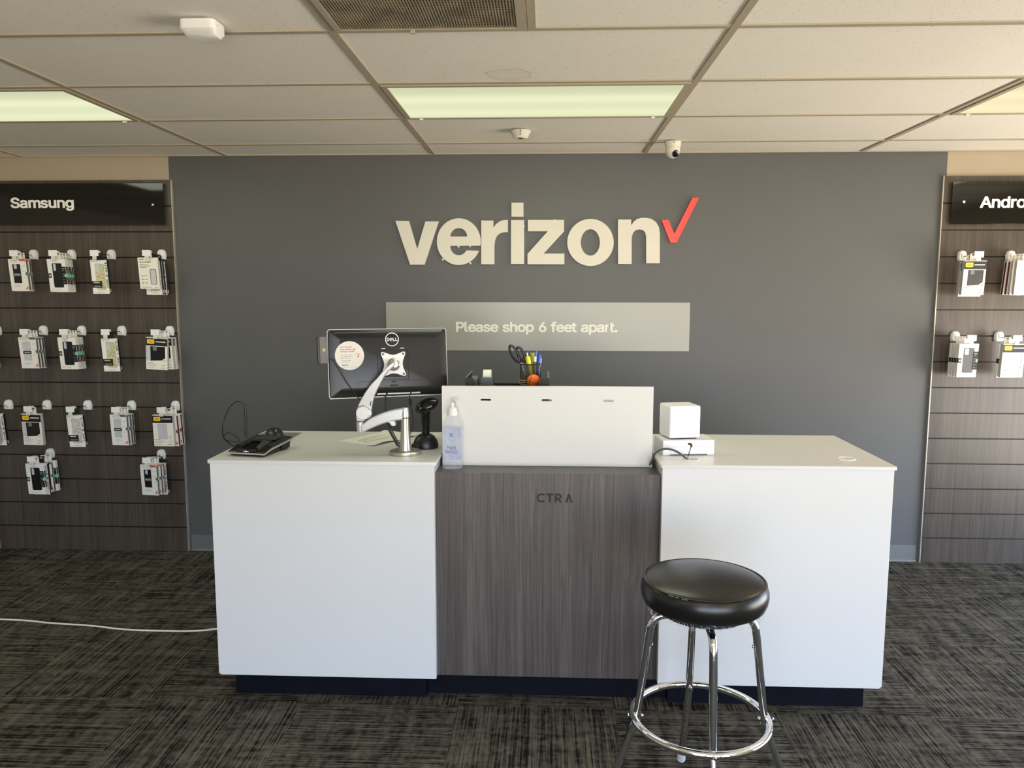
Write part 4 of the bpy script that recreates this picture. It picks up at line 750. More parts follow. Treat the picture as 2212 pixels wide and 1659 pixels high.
# its charging cable: a stiff plug standing up, then a loose loop
t = thing('charging_cable', (-1.022, -1.560, ZT+0.035), 'thin black cable rising from the card terminal and looping down its left side', 'cable')
q = lambda px, py, y=-1.56: tuple(at(px, py, 'y', y)-Vector((-1.022, -1.560, ZT+0.035)))
ob('plug', MB().tube([(0, 0, 0.016), q(531, 905), q(529.5, 880)], 0.0050, 12).mesh('plug', True), M['black'], t)
ob('strain_relief', MB().tube([q(529.6, 882), q(527.5, 873)], 0.0034, 10).mesh('strain_relief', True), M['black'], t)
ob('lead', MB().tube([q(528, 875), q(520, 868), q(508, 869), q(495, 882), q(485, 905), q(480.5, 928), q(484, 946, -1.50), q(494, 957, -1.50), q(503, 962.5, -1.52)], 0.0024, 8, smooth=6).mesh('lead', True), M['cable'], t)
ob('loop', MB().tube([q(483.5, 943, -1.50), q(487, 937, -1.48), q(494, 935, -1.46), q(505, 939, -1.45), q(512, 944, -1.45), q(517, 953, -1.47), q(506, 954.5, -1.50), q(486, 950, -1.50)], 0.0020, 8, smooth=6).mesh('loop', True), M['cable'], t)
# mouse and pad
tag(B('mouse_pad', M['pad'], None, -0.088, 0.082, -0.075, 0.075, 0, 0.0025, bevel=0.001, loc=(-0.995, -1.258, ZT+0.0002)), 'grey mouse pad at the back left corner of the counter', 'mouse pad')
t = thing('computer_mouse', (-1.005, -1.275, ZT+0.0028), 'black computer mouse on the grey pad behind the card terminal', 'mouse', rot=(0, 0, 0.55))
b = MB(); b.ball((0, 0, 0.006), 0.034, 28, 16, (1.12, 1.75, 0.92))
for v in b.bm.verts:
    if v.co.z < 0.0005: v.co.z = 0.0005
    v.co.z -= max(0, -v.co.y)*0.16*(v.co.z > 0.01)
ob('shell', b.mesh('shell', True, 60), M['black'], t)
ob('scroll_wheel', MB().lathe([(0.008, -0.004), (0.009, 0), (0.008, 0.004)], (0, -0.03, 0.026), 14, rot=Matrix.Rotation(PI/2, 3, 'Y')).mesh('scroll_wheel', True), M['grey_plastic'], t)
# paper sheet with curled near edge
t = thing('paper_sheet', (-0.531, -1.302, ZT+0.0008), 'curled white sheet of paper with writing, lying behind the monitor arm', 'paper', rot=(0, 0, math.radians(59)))
def sheet(nx, ny, w, h, f):
    bm = bmesh.new(); V = [[bm.verts.new((-w/2+w*i/nx, -h/2+h*j/ny, f(i/nx, j/ny))) for i in range(nx+1)] for j in range(ny+1)]
    for j in range(ny):
        for i in range(nx): bm.faces.new((V[j][i], V[j][i+1], V[j+1][i+1], V[j+1][i]))
    r = bmesh.ops.extrude_face_region(bm, geom=bm.faces[:])
    for v in r['geom']:
        if isinstance(v, bmesh.types.BMVert): v.co.z += 0.0004
    m_ = MB(); m_.bm.free(); m_.bm = bm; return m_
cf = lambda u, v: 0.010*max(0, (0.30-v)/0.30)**1.4*abs(math.sin(5.2*u+0.4))+0.007*max(0, (u-0.82)/0.18)**1.5
sh = ob('sheet', sheet(20, 24, 0.285, 0.205, cf).mesh('sheet', True), M['paper'], t)
b = MB()
for i, (y, x0, x1) in enumerate(((0.050, -0.06, 0.05), (0.036, -0.09, 0.06), (0.020, -0.10, -0.01), (-0.004, -0.105, 0.07), (-0.016, -0.105, 0.04))):
    x = x0
    while x < x1:
        l = random.uniform(0.008, 0.02); b.box(x, x+l, y, y+0.0022, 0.0006, 0.0009); x += l+0.005
ob('writing', b.mesh('writing'), M['ink'], t)
# ------------------------------------------------------------------ monitor arm
AX, AY = -0.361, -1.613
A3 = lambda u, v: (lambda p: (p.x-AX, p.z-ZT))(at(750+u/8.508, 850+v/8.508, 'y', AY))
A2 = lambda u, v: (lambda p: (p.x-AX, p.z-ZT))(at(680+u/7.373, 690+v/7.373, 'y', AY+0.012))
t = thing('monitor_mount', (AX, AY, ZT), 'silver jointed monitor arm bolted on the left counter top', 'monitor arm')
ob('foot', MB().lathe([(0.063, 0), (0.0635, 0.003), (0.063, 0.012), (0.059, 0.0145), (0, 0.0145)], n=48).mesh('foot', True, 30), M['steel'], t)
ob('post', MB().lathe([(0.026, 0.012), (0.0225, 0.03), (0.0195, 0.06), (0.0175, 0.10), (0.0162, 0.143), (0.0155, 0.1435)], n=36).mesh('post', True, 40), M['steel'], t)
ob('post_ring', MB().lathe([(0.0150, 0.1435), (0.0150, 0.147)], n=32).mesh('post_ring', True, 40), M['black'], t)
top = A3(1100, 262)[1]
ob('collar', MB().lathe([(0.0168, 0.147), (0.0162, 0.16), (0.0142, top-0.002), (0.012, top), (0, top)], n=36).mesh('collar', True, 40), M['silver'], t)
P = [(300, 545), (360, 495), (430, 450), (520, 405), (600, 370), (690, 336), (780, 308), (870, 287), (960, 272), (1055, 264), (1055, 485), (1010, 485), (940, 492), (880, 500), (820, 512), (760, 527), (660, 556), (560, 592), (490, 622), (420, 652), (360, 682), (300, 707), (270, 700), (250, 560)]
ob('lower_arm', MB().prism([A3(*p) for p in P], -0.013, 0.013, 'y').mesh('lower_arm'), M['silver'], t, bevel=0.006, seg=3)
P = [(755, 500), (880, 492), (905, 560), (895, 580), (850, 585), (825, 570), (800, 535), (770, 520)]
tag(ob('cable_clip', MB().prism([A3(*p) for p in P], -0.019, 0.006, 'y').mesh('cable_clip'), M['white_plastic'], t, bevel=0.003), 'white cable clip')
jx, jz = A3(240, 610); zlo = A3(240, 707)[1]; zr = A3(240, 518)[1]
ob('elbow_post', MB().lathe([(0.0125, zlo), (0.0132, zlo+0.004), (0.0145, zr-0.002), (0.0145, zr)], (jx, 0, 0), 32).mesh('elbow_post', True, 40), M['silver'], t)
ob('elbow_ring', MB().lathe([(0.0140, zr), (0.0140, zr+0.0025)], (jx, 0, 0), 32).mesh('elbow_ring', True), M['black'], t)
P = [(180, 512), (172, 400), (180, 300), (200, 240), (320, 210), (450, 300), (455, 380), (430, 440), (330, 480), (310, 512)]
ob('elbow_housing', MB().prism([A3(*p) for p in P], -0.014, 0.016, 'y').mesh('elbow_housing'), M['silver'], t, bevel=0.005, seg=3)
P = [(690, 1400), (705, 1350), (740, 1280), (800, 1172), (850, 1100), (900, 1032), (950, 980), (1000, 930), (1080, 835), (1160, 752), (1225, 695), (1270, 668), (1285, 690), (1262, 745), (1215, 790), (1180, 815), (1120, 895), (1060, 1005), (1000, 1118), (960, 1205), (935, 1295), (915, 1400), (905, 1470), (800, 1560), (690, 1500)]
ob('upper_arm', MB().prism([A2(*p) for p in P], -0.001, 0.019, 'y').mesh('upper_arm'), M['silver'], t, (0, 0.0, 0), bevel=0.005, seg=3)
c = A2(793, 1472)
ob('joint_cap', MB().lathe([(0.0262, -0.002), (0.0262, 0.008), (0.0245, 0.011), (0, 0.0118)], (c[0], -0.0145, c[1]), 36, rot=Matrix.Rotation(PI/2, 3, 'X')).mesh('joint_cap', True, 40), M['white_plastic'], t)
P = [(903, 1295), (916, 1290), (905, 1365), (888, 1368)]
ob('arm_slot', MB().prism([A2(*p) for p in P], -0.003, 0.0, 'y').mesh('arm_slot'), M['black'], t)
# monitor: turned so that its left end comes forward
MW, MH = 0.482, 0.276
MC = at(840.5, 783.5, 'y', -1.520)
RZ, RX = 0.36, -0.10
mrot = (RX, 0, RZ)
mm = thing('monitor', MC, 'black flat monitor seen from behind with a round white sticker, held by the arm', 'monitor', rot=mrot)
w, h = MW/2, MH/2
plate('bezel', M['silver_flat'], mm, [rrect(-w, w, -h, h, 0.012, 6)], 0.004, 0.016, bevel=0.002)
b = MB(); lv = [(w-0.003, h-0.003, 0.0039, 0.011), (w-0.006, h-0.006, -0.004, 0.010), (w-0.045, h-0.040, -0.016, 0.006)]
rings = []
for a, c2, y, r in lv: rings.append([b.bm.verts.new((x, y, z)) for x, z in rrect(-a, a, -c2, c2, r, 6)])
for A, C in zip(rings, rings[1:]):
    for i in range(len(A)): b.bm.faces.new((A[i], A[(i+1) % len(A)], C[(i+1) % len(A)], C[i]))
b.bm.faces.new(rings[0]); b.bm.faces.new(rings[-1])
ob('back_cover', b.mesh('back_cover', True, 50), M['monitor_back'], mm)
B('screen', M['black_gloss'], mm, -w+0.015, w-0.015, 0.0195, 0.0208, -h+0.018, h-0.015)
B('vent_slot', M['grey_plastic'], mm, -w+0.026, w-0.022, -0.0085, -0.0062, h-0.0165, h-0.0145, bevel=0.0005)
lo_ = thing('logo', (0.012, -0.0162, h-0.045), None, None); lo_.parent = mm
plate('logo_ring', M['white_plastic'], lo_, [arc(0, 0, 0.0275, 0.0275, 0, 355, 40), arc(0, 0, 0.0243, 0.0243, 0, 355, 40)], -0.0006, 0.0008)
write('logo_letters', 'D', M['white_plastic'], lo_, -0.021, -0.0105, -0.0065, 0.0065, 0.0, 0.0006, 0.03)
em_ = fit(text_mesh('E', 0.0006, 0.05), -0.0055, 0.0055, -0.0055, 0.0055)
ob('logo_letters', em_, M['white_plastic'], lo_, (-0.0035, -0.0006, 0), (0, math.radians(38), 0))
write('logo_letters', 'LL', M['white_plastic'], lo_, 0.0035, 0.0215, -0.0065, 0.0065, 0.0, 0.0006, 0.05)
st = plate('sticker', M['paper'], mm, [arc(-0.158, 0.032, 0.057, 0.057, 0, 355, 56)], -0.0168, 0.0006); st['label'] = 'round white sticker'
b = MB()
def lines(b, rows, y, th=0.003):
    for z, x0, x1 in rows:
        x = x0
        while x < x1:
            l = min(random.uniform(0.007, 0.016), x1-x); b.box(x, x+l, y-0.0004, y, z, z+th); x += l+0.003
write('sticker_heading', 'New Prepaid', M['card_red'], st, -0.194, -0.150, 0.063, 0.069, -0.0168+0.0168-0.0000, 0.0004, 0.03)
write('sticker_heading', 'from Verizon with', M['card_red'], st, -0.194, -0.133, 0.054, 0.060, 0, 0.0004, 0.03)
write('sticker_heading', 'Always-On data.', M['card_red'], st, -0.193, -0.136, 0.0445, 0.0510, 0, 0.0004, 0.03)
lines(b, ((0.034, -0.193, -0.148), (0.028, -0.193, -0.146), (0.022, -0.193, -0.158), (0.012, -0.191, -0.154), (0.0065, -0.191, -0.158)), 0, 0.0016)
ob('sticker_print', b.mesh('sticker_print'), M['dot_grey'], st)
write('sticker_mark', 'verizon', M['black'], st, -0.190, -0.165, -0.007, -0.002, 0, 0.0004, 0.03)
b = MB(); lines(b, ((-0.013, -0.188, -0.130), (-0.0165, -0.188, -0.130)), 0, 0.0010); ob('sticker_print', b.mesh('sticker_print'), M['box_lightgrey'], st)
plate('sticker_dial', M['card_orange'], st, [arc(-0.126, 0.030, 0.012, 0.011, 20, 160, 12)+arc(-0.126, 0.030, 0.009, 0.008, 160, 20, 12)], -0.0004, 0.0004)
plate('sticker_needle', M['card_red'], st, [[(-0.129, 0.024), (-0.124, 0.024), (-0.118, 0.039), (-0.127, 0.029)]], -0.0005, 0.0004)
# mounting plate region
vx, vz = 0.014, -0.006
b = MB()
for q in ((-0.063, 0.063, 0.060, 0.0625), (-0.063, 0.063, -0.0625, -0.060), (-0.063, -0.0605, -0.06, 0.06), (0.0605, 0.063, -0.06, 0.06)): b.box(vx+q[0], vx+q[1], -0.0178, -0.016, vz+q[2], vz+q[3])
b.box(vx-0.050, vx+0.050, -0.0172, -0.016, vz-0.052, vz+0.052)
ob('mount_recess', b.mesh('mount_recess'), M['black_matte'], mm)
for sx in (-0.038, 0.038): B('mount_tab', M['white_plastic'], mm, vx+sx-0.008, vx+sx+0.008, -0.0182, -0.0165, vz+0.0622, vz+0.0645)
b = MB(); b.box(vx-0.008, vx+0.008, -0.0185, -0.016, vz-0.073, vz-0.068); b.box(vx-0.016, vx+0.016, -0.0195, -0.016, vz-0.088, vz-0.083)
ob('release_button', b.mesh('release_button'), M['black_matte'], mm, bevel=0.0008)
b = MB(); b.box(-0.13, 0.15, -0.0166, -0.016, -h+0.064, -h+0.0652); b.box(-0.13, -0.1288, -0.0166, -0.016, -h+0.041, -h+0.064)
ob('port_cover', b.mesh('port_cover'), M['black_matte'], mm)
for x0, x1 in ((-0.055, -0.018), (-0.012, 0.08), (0.085, 0.122)): B('port_lip', M['silver_flat'], mm, x0, x1, -0.012, -0.004, -h+0.010, -h+0.017, bevel=0.001)
B('bottom_lip', M['silver_flat'], mm, -w+0.004, w-0.02, -0.003, 0.0038, -h, -h+0.004)
# mounting head of the arm, in the monitor's own tilt but part of the arm
R3 = (Matrix.Rotation(RZ, 4, 'Z') @ Matrix.Rotation(RX, 4, 'X'))
hd = bpy.data.objects.new('mount_head', None); COL.objects.link(hd); hd.parent = t
hd.location = MC + (R3 @ Vector((vx, -0.0182, vz))) - Vector((AX, AY, ZT)); hd.rotation_euler = mrot
k = 0.0495
o4 = []
for cxs, czs, a0 in ((1, 1, 0), (-1, 1, 90), (-1, -1, 180), (1, -1, 270)):
    o4 += arc(cxs*(k-0.008), czs*(k-0.008), 0.008, 0.008, a0, a0+90, 5)
    for f in (0.62, 0.3, 0.0, -0.3, -0.62):
        e_ = k-0.0125*math.cos(f*PI/2*1.1); g_ = f*(k-0.009)
        o4.append({0: (g_, e_), 90: (-e_, g_), 180: (-g_, -e_), 270: (e_, -g_)}[a0])
plate('mount_plate', M['white_plastic'], hd, [o4], -0.003, 0.003)
for sx in (-1, 1):
    for sz in (-1, 1): ob('screw', MB().lathe([(0.0048, 0), (0.0048, 0.002), (0.003, 0.0026), (0, 0.0022)], (sx*(k-0.009), -0.003, sz*(k-0.009)), 14, rot=Matrix.Rotation(PI/2, 3, 'X')).mesh('screw', True), M['grey_plastic'], hd)
ob('swivel', MB().lathe([(0.0255, 0), (0.0255, 0.006), (0.020, 0.010), (0.018, 0.022), (0.0155, 0.026), (0.0155, 0.036), (0.012, 0.040), (0, 0.040)], (0, -0.003, -0.002), 32, rot=Matrix.Rotation(PI/2, 3, 'X')).mesh('swivel', True, 40), M['steel'], hd)
# card reader on the side of the monitor
t = thing('card_reader', MC+(R3 @ Vector((-w-0.0005, -0.004, h-0.082))), 'black and grey card swipe reader stuck to the left edge of the monitor', 'card reader', rot=mrot)
B('body', M['black'], t, -0.040, -0.030, -0.014, 0.016, -0.052, 0.052, bevel=0.002)
B('side_plate', M['grey_plastic'], t, -0.0305, 0, -0.010, 0.012, -0.052, 0.052, bevel=0.001)
ob('screw', MB().lathe([(0.0075, 0), (0.0075, 0.001), (0.006, 0.002), (0, 0.002)], (-0.015, -0.010, 0), 18, rot=Matrix.Rotation(PI/2, 3, 'X')).mesh('screw', True), M['band'], t)
# cables
def cable(label, pts, r=0.0024, m='cable', smooth=6):
    P = [Vector(at(a, b_, 'y', y)) for a, b_, y in pts]; o = P[0].copy()
    return tag(ob('cable', MB().tube([p-o for p in P], r, 8, smooth=smooth).mesh('cable', True), M[m], None, o), label, 'cable', 'cables behind the monitor arm')
cable('black cable slanting from the card reader across the monitor back, left of the arm', [(714, 775, -1.635), (722, 783, -1.632), (748, 825, -1.612), (768, 852, -1.592), (782, 868, -1.582), (812, 895, -1.578), (836, 925, -1.572), (848, 945, -1.570), (858, 964, -1.574)])
cable('thick black cable hanging from the middle of the monitor, behind the lower arm', [(832, 849, -1.545), (833, 860, -1.55), (833, 880, -1.56), (836, 905, -1.560), (841, 925, -1.558), (853, 950, -1.552), (864, 967, -1.548)], 0.003)
cable('black cable nearest the post in the bundle under the lower arm', [(838, 903, -1.590), (842, 918, -1.587), (856, 948, -1.580), (869, 966, -1.566)], 0.0028)
t = thing('cable', at(884.5, 846, 'y', -1.510), 'thin black cable with a ferrite bead hanging right of the arm post', 'cable', 'cables behind the monitor arm')
q = lambda px, py, y: tuple(at(px, py, 'y', y)-t.location)
ob('lead', MB().tube([q(884.5, 846, -1.510), q(885, 858, -1.51), q(886, 866, -1.505), q(888, 882, -1.50), q(892, 905, -1.46), q(890.5, 925, -1.43), q(886, 938, -1.415), q(882, 944, -1.41)], 0.0018, 8, smooth=5).mesh('lead', True), M['cable'], t)
ob('ferrite_bead', MB().tube([q(885.6, 863, -1.506), q(886.6, 875, -1.503)], 0.0062, 14).mesh('ferrite_bead', True), M['black'], t)
# ------------------------------------------------------------------ scanner and its stand
t = thing('scanner_stand', (-0.300, -1.484, ZT), 'black dome shaped scanner stand right of the monitor arm', 'scanner stand')
ob('dome', MB().lathe([(0.050, 0), (0.052, 0.003), (0.052, 0.016), (0.047, 0.032), (0.036, 0.048), (0.024, 0.056), (0.018, 0.058), (0, 0.058)], n=40, sy=0.95).mesh('dome', True, 30), M['black'], t)
B('jack_housing', M['black_matte'], t, -0.050, -0.018, -0.056, -0.020, 0.001, 0.024, bevel=0.004)
B('jack_clip', M['black_gloss'], t, -0.036, -0.033, -0.058, -0.055, 0.006, 0.020, bevel=0.0008)
ob('lead', MB().tube([(-0.046, -0.054, 0.010), (-0.050, -0.060, 0.006), (-0.052, -0.064, 0.002)], 0.0022, 8, smooth=4).mesh('lead', True), M['cable'], t)
t = thing('barcode_scanner', (-0.300, -1.484, ZT+0.0585), 'black handheld barcode scanner standing upright in its dome stand', 'scanner')
ob('handle', MB().lathe([(0.0165, 0), (0.0175, 0.01), (0.0190, 0.05), (0.0205, 0.080), (0.025, 0.098), (0.022, 0.104), (0, 0.104)], n=32, sy=0.9).mesh('handle', True, 40), M['black_gloss'], t)
hr = Matrix.Rotation(math.radians(-22), 3, 'Y') @ Matrix.Rotation(math.radians(30), 3, 'X')
b = MB(); b.ball((0.006, 0.004, 0.116), 0.050, 32, 18, (1.0, 0.72, 0.50), hr)
hd2 = ob('head', b.mesh('head', True), M['black_gloss'], t)
b = MB(); ring = [hr @ Vector((0.0505*math.cos(a), 0.0505*0.72*math.sin(a), -0.002))+Vector((0.006, 0.004, 0.116)) for a in [2*PI*i/40 for i in range(40)]]
b.tube(ring, 0.0028, 8, True); ob('rim', b.mesh('rim', True), M['black'], hd2)
pL = hr @ Vector((-0.0235, -0.0232, 0.0150))+Vector((0.006, 0.004, 0.116))
tag(ob('indicator_light', MB().ball(pL, 0.0036, 12, 8).mesh('indicator_light', True), M['green_led'], hd2), 'green indicator light')
# ------------------------------------------------------------------ sanitizer bottle
t = thing('sanitizer_bottle', (-0.170, -1.6425, ZW), 'clear pump bottle of hand sanitizer on the left end of the dark ledge', 'bottle')
ob('bottle', MB().lathe([(0, 0.0008), (0.037, 0.0005), (0.0402, 0.003), (0.0405, 0.008), (0.0405, 0.160), (0.039, 0.172), (0.033, 0.186), (0.024, 0.197), (0.0195, 0.203), (0.0185, 0.210)], n=48).mesh('bottle', True, 50), M['bottle'], t)
ob('gel', MB().lathe([(0, 0.006), (0.037, 0.006), (0.0385, 0.010), (0.0385, 0.158), (0.0375, 0.162), (0, 0.162)], n=40).mesh('gel', True, 50), M['gel'], t)
def wrap(me, r):
    for v in me.vertices:
        a = v.co.x/r; rr = r-v.co.y; v.co.x, v.co.y = rr*math.sin(a), -rr*math.cos(a)
    return me
def strip(x0, x1, z0, z1, r, n=16, back=False):
    b = MB(); A = []
    for i in range(n+1):
        a = (x0+(x1-x0)*i/n)/r; s = 1 if back else -1
        A.append([b.bm.verts.new((rr*math.sin(a), s*rr*math.cos(a), z)) for rr in (r, r+0.0003) for z in (z0, z1)])
    for p, q_ in zip(A, A[1:]):
        for f in ((0, 1), (1, 3), (3, 2), (2, 0)): b.bm.faces.new((p[f[0]], p[f[1]], q_[f[1]], q_[f[0]]))
    return b
bl = ob('back_label', strip(-0.034, 0.034, 0.024, 0.154, 0.0408, 20, True).mesh('back_label', True), M['pale_label'], t)
for z0, z1 in ((0.140, 0.154), (0.112, 0.138), (0.026, 0.050)): ob('label_band', strip(-0.031, 0.031, z0, z1, 0.0412, 20, True).mesh('label_band', True), M['blue_label'], bl)
for s, x0, x1, z0, z1 in (('Hand', -0.017, 0.017, 0.0800, 0.0965), ('Sanitizer', -0.026, 0.026, 0.0650, 0.0790)):
    ob('front_lettering', wrap(fit(text_mesh(s, 0.0003, 0.0), x0, x1, z0, z1), 0.0409), M['blue_ink'], t)
ob('front_mark', wrap(shape2d([[(-0.008, 0.146), (0, 0.139), (0.008, 0.146), (0.008, 0.143), (0, 0.136), (-0.008, 0.143)], [(-0.006, 0.140), (0, 0.134), (0.006, 0.140), (0.004, 0.135), (0, 0.131), (-0.004, 0.135)]], 0.0003), 0.0409), M['blue_ink'], t)
for z, x1 in ((0.128, 0.012), (0.117, 0.013), (0.054, 0.010), (0.041, 0.012), (0.030, 0.016)): ob('front_print', wrap(MB().box(-x1, x1, 0, 0.0003, z, z+0.0012).mesh('front_print'), 0.0409), M['blue_ink'], t)
pm = bpy.data.objects.new('pump', MB().lathe([(0.0195, 0.2085), (0.0197, 0.222), (0.0185, 0.224), (0.0172, 0.2245), (0.0172, 0.236), (0.014, 0.238), (0.006, 0.2385), (0.0055, 0.262), (0, 0.262)], n=32).mesh('pump', True, 40)); COL.objects.link(pm)
pm.data.materials.append(M['white_plastic']); pm.parent = t
ob('nozzle', MB().tube([(-0.004, 0.004, 0.262), (0.002, 0.0, 0.266), (0.010, -0.012, 0.266), (0.018, -0.026, 0.262), (0.020, -0.032, 0.257)], [0.009, 0.009, 0.007, 0.0055, 0.0045, 0.004], 12, smooth=4, flat=0.55).mesh('nozzle', True), M['white_plastic'], pm)
ob('dip_tube', MB().tube([(0, 0, 0.207), (0, 0.004, 0.10), (0.006, 0.012, 0.012)], 0.0032, 8, smooth=4).mesh('dip_tube', True), M['bottle'], pm)
# ------------------------------------------------------------------ things on the raised shelf
SZ = 1.1665
OY = -1.535
oq = lambda px, py: at(px, py, 'y', OY)
OX = (oq(1005, 820).x+oq(1186.5, 820).x)/2; w = (oq(1186.5, 820).x-oq(1005, 820).x)/2; hh = oq(1005, 816.5).z-SZ
t = thing('desk_organizer', (OX, OY, SZ), 'black desk organizer tray with cut away front behind the privacy panel', 'organizer')
xo = lambda px: oq(px, 825).x-OX
plate('front_wall', M['black_matte'], t, [[(-w, 0), (-w, hh), (xo(1021.5), hh), (xo(1032), 0.030), (xo(1158), 0.030), (xo(1168.5), hh), (w, hh), (w, 0)]], 0, 0.003)
for s in (-1, 1):
    B('side_wall', M['black_matte'], t, *sorted((s*w, s*(w-0.004))), 0.0035, 0.26, 0, hh, bevel=0.0008)
    B('lit_top_edge', M['grey_plastic'], t, *sorted((s*(w+0.0005), s*(w-0.007))), 0.0035, 0.26, hh+0.0003, hh+0.003, bevel=0.0008)  # grey colour stands in for light from above on the black walls' top edges
B('back_wall', M['black_matte'], t, -w+0.0045, w-0.0045, 0.255, 0.259, 0.0035, 0.040)
B('tray_floor', M['black_matte'], t, -w+0.0045, w-0.0045, 0.0035, 0.2545, 0, 0.003)
# tape dispenser
t = thing('tape_dispenser', (-0.050, -1.405, SZ+0.0033), 'dark tape dispenser holding a white roll, in the left of the organizer', 'tape dispenser')
for s in (-1, 1):
    ob('cheek', MB().prism([(-0.05, 0), (-0.045, 0.05), (-0.02, 0.078), (0.012, 0.078), (0.04, 0.045), (0.07, 0.035), (0.08, 0)], *sorted((s*0.0195, s*0.0245)), 'x').mesh('cheek'), M['black'], t, bevel=0.002)
B('base', M['box_grey'], t, -0.031, 0.031, -0.053, 0.085, 0, 0.034, bevel=0.004)
ob('front_housing', MB().prism([(-0.031, 0), (0.031, 0), (0.0265, 0.081), (-0.0225, 0.081)], -0.060, -0.0535, 'y').mesh('front_housing'), M['box_grey'], t, bevel=0.002)
ob('tape_roll', MB().lathe([(0.013, -0.0165), (0.032, -0.0165), (0.032, 0.0165), (0.013, 0.0165)], (0, -0.004, 0.0765), 32, rot=Matrix.Rotation(PI/2, 3, 'Y')).mesh('tape_roll', True, 40), M['paper'], t)
t = thing('stapler', (-0.102, -1.400, SZ+0.0033), 'dark grey rounded stapler end just left of the tape dispenser', 'stapler')
ob('base', MB().box(-0.014, 0.014, -0.05, 0.09, 0, 0.012).mesh('base'), M['black'], t, bevel=0.003)
ob('arm', MB().prism([(-0.052, 0.030), (-0.045, 0.072), (-0.02, 0.084), (0.02, 0.078), (0.088, 0.034), (0.09, 0.013), (0.05, 0.020)], -0.0145, 0.0145, 'x').mesh('arm'), M['box_grey'], t, bevel=0.005)
# pen cup of black mesh
CY = -1.349
CX = at(1145.5, 786, 'y', CY).x; CR = (at(1167.5, 786, 'y', CY).x-at(1123.5, 786, 'y', CY).x)/2
t = thing('pen_cup', (CX, CY, SZ+0.0033), 'round black mesh pen cup full of pens behind the privacy panel', 'pen cup')
ch = at(1145, 786, 'y', CY).z-SZ-0.0033
b = MB()
for i in range(40):
    a = 2*PI*i/40; b.tube([(CR*math.cos(a), CR*math.sin(a), 0.002), (CR*math.cos(a), CR*math.sin(a), ch)], 0.0007, 4)
for k_ in range(1, 22):
    z = ch*k_/22; b.tube([(CR*math.cos(2*PI*i/40), CR*math.sin(2*PI*i/40), z) for i in range(40)], 0.0006, 4, True)
ob('mesh_wall', b.mesh('mesh_wall', True, 60), M['black_matte'], t)
ob('rim', MB().tube([(CR*1.02*math.cos(2*PI*i/40), CR*1.02*math.sin(2*PI*i/40), ch) for i in range(40)], 0.0022, 8, True).mesh('rim', True), M['black'], t)
ob('cup_base', MB().lathe([(CR, 0), (CR, 0.004), (0, 0.004)], n=40).mesh('cup_base'), M['black'], t)
CB = Vector((CX, CY, SZ+0.0033))
def pen(name, label, cat, px, py, y, foot, parts, grp='pens in the mesh cup'):
    """a pen whose upper end is at a photograph pixel (on the plane y) and whose foot is inside the cup; parts: (name, from, to, radius, material)"""
    top = Vector(at(px, py, 'y', y)); f = CB+Vector(foot)
    t = thing(name, f, label, cat, grp); d = top-f
    for n_, a, c_, r, m in parts: ob(n_, MB().tube([d*a, d*c_], r, 12).mesh(n_, True), M[m], t)
    return t
pen('highlighter', 'bright yellow highlighter with a white tip in the pen cup', 'pen', 1138.5, 762, -1.369, (0.017, -0.014, 0.008), (('barrel', 0, 0.70, 0.0085, 'olive'), ('cap', 0.70, 0.90, 0.0102, 'hi_yellow'), ('tip', 0.90, 1.0, 0.003, 'white_plastic')))
pen('marker', 'thick olive green marker standing in the middle of the pen cup', 'pen', 1150, 762, -1.344, (0.020, 0.008, 0.008), (('barrel', 0, 0.78, 0.0085, 'olive'), ('cap', 0.78, 1.0, 0.0105, 'olive')))
pen('pen', 'light blue capped pen, tallest in the pen cup', 'pen', 1157.5, 758, -1.329, (0.012, 0.02, 0.008), (('barrel', 0, 0.8, 0.0045, 'blue'), ('cap', 0.8, 1.0, 0.0066, 'blue')))
pen('marker', 'brown marker with cream end, right of the olive one in the cup', 'pen', 1156, 770, -1.364, (0.016, -0.012, 0.008), (('barrel', 0, 0.86, 0.006, 'brown'), ('end_cap', 0.86, 1.0, 0.006, 'box_cream')))
pen('pen', 'deep blue capped pen at the right side of the pen cup', 'pen', 1166, 766, -1.349, (0.022, 0.004, 0.008), (('barrel', 0, 0.78, 0.005, 'blue'), ('cap', 0.78, 1.0, 0.0074, 'blue')))
pen('pen', 'white pen behind the deep blue one in the cup', 'pen', 1168, 774, -1.339, (0.026, 0.01, 0.008), (('barrel', 0, 1.0, 0.0045, 'white_plastic'),))
pen('pen', 'dark red pen between the scissor handles in the cup', 'pen', 1129, 770, -1.329, (-0.006, 0.012, 0.008), (('barrel', 0, 1.0, 0.0045, 'crimson'),))
t = thing('scissors', CB+Vector((0.004, 0.0, 0.006)), 'black handled scissors leaning left out of the pen cup', 'scissors')
q = lambda px, py, y=CY-0.003: at(px, py, 'y', y)-t.location
def loopP(px, py, ax_, bx_, ang):
    pts = []
    for i in range(20):
        a = 2*PI*i/20; u, v = ax_*math.cos(a), bx_*math.sin(a); c_, s_ = math.cos(ang), math.sin(ang)
        pts.append(q(px+u*c_-v*s_, py+u*s_+v*c_))
    return pts
ob('handle', MB().tube(loopP(1111.5, 764, 20, 6.5, math.radians(62)), 0.0054, 10, True).mesh('handle', True), M['black'], t)
ob('handle', MB().tube([p+Vector((0, 0.012, 0)) for p in loopP(1125, 766, 17, 6.5, math.radians(66))], 0.0054, 10, True).mesh('handle', True), M['black'], t)
ob('blade', MB().tube([q(1127, 783), (0.002, 0.004, 0.0)], 0.005, 8, flat=0.25).mesh('blade', True), M['steel'], t)
ob('blade', MB().tube([q(1131, 784)+Vector((0, 0.012, 0)), (0.0, 0.014, 0.0)], 0.005, 8, flat=0.25).mesh('blade', True), M['steel'], t)
b = MB()
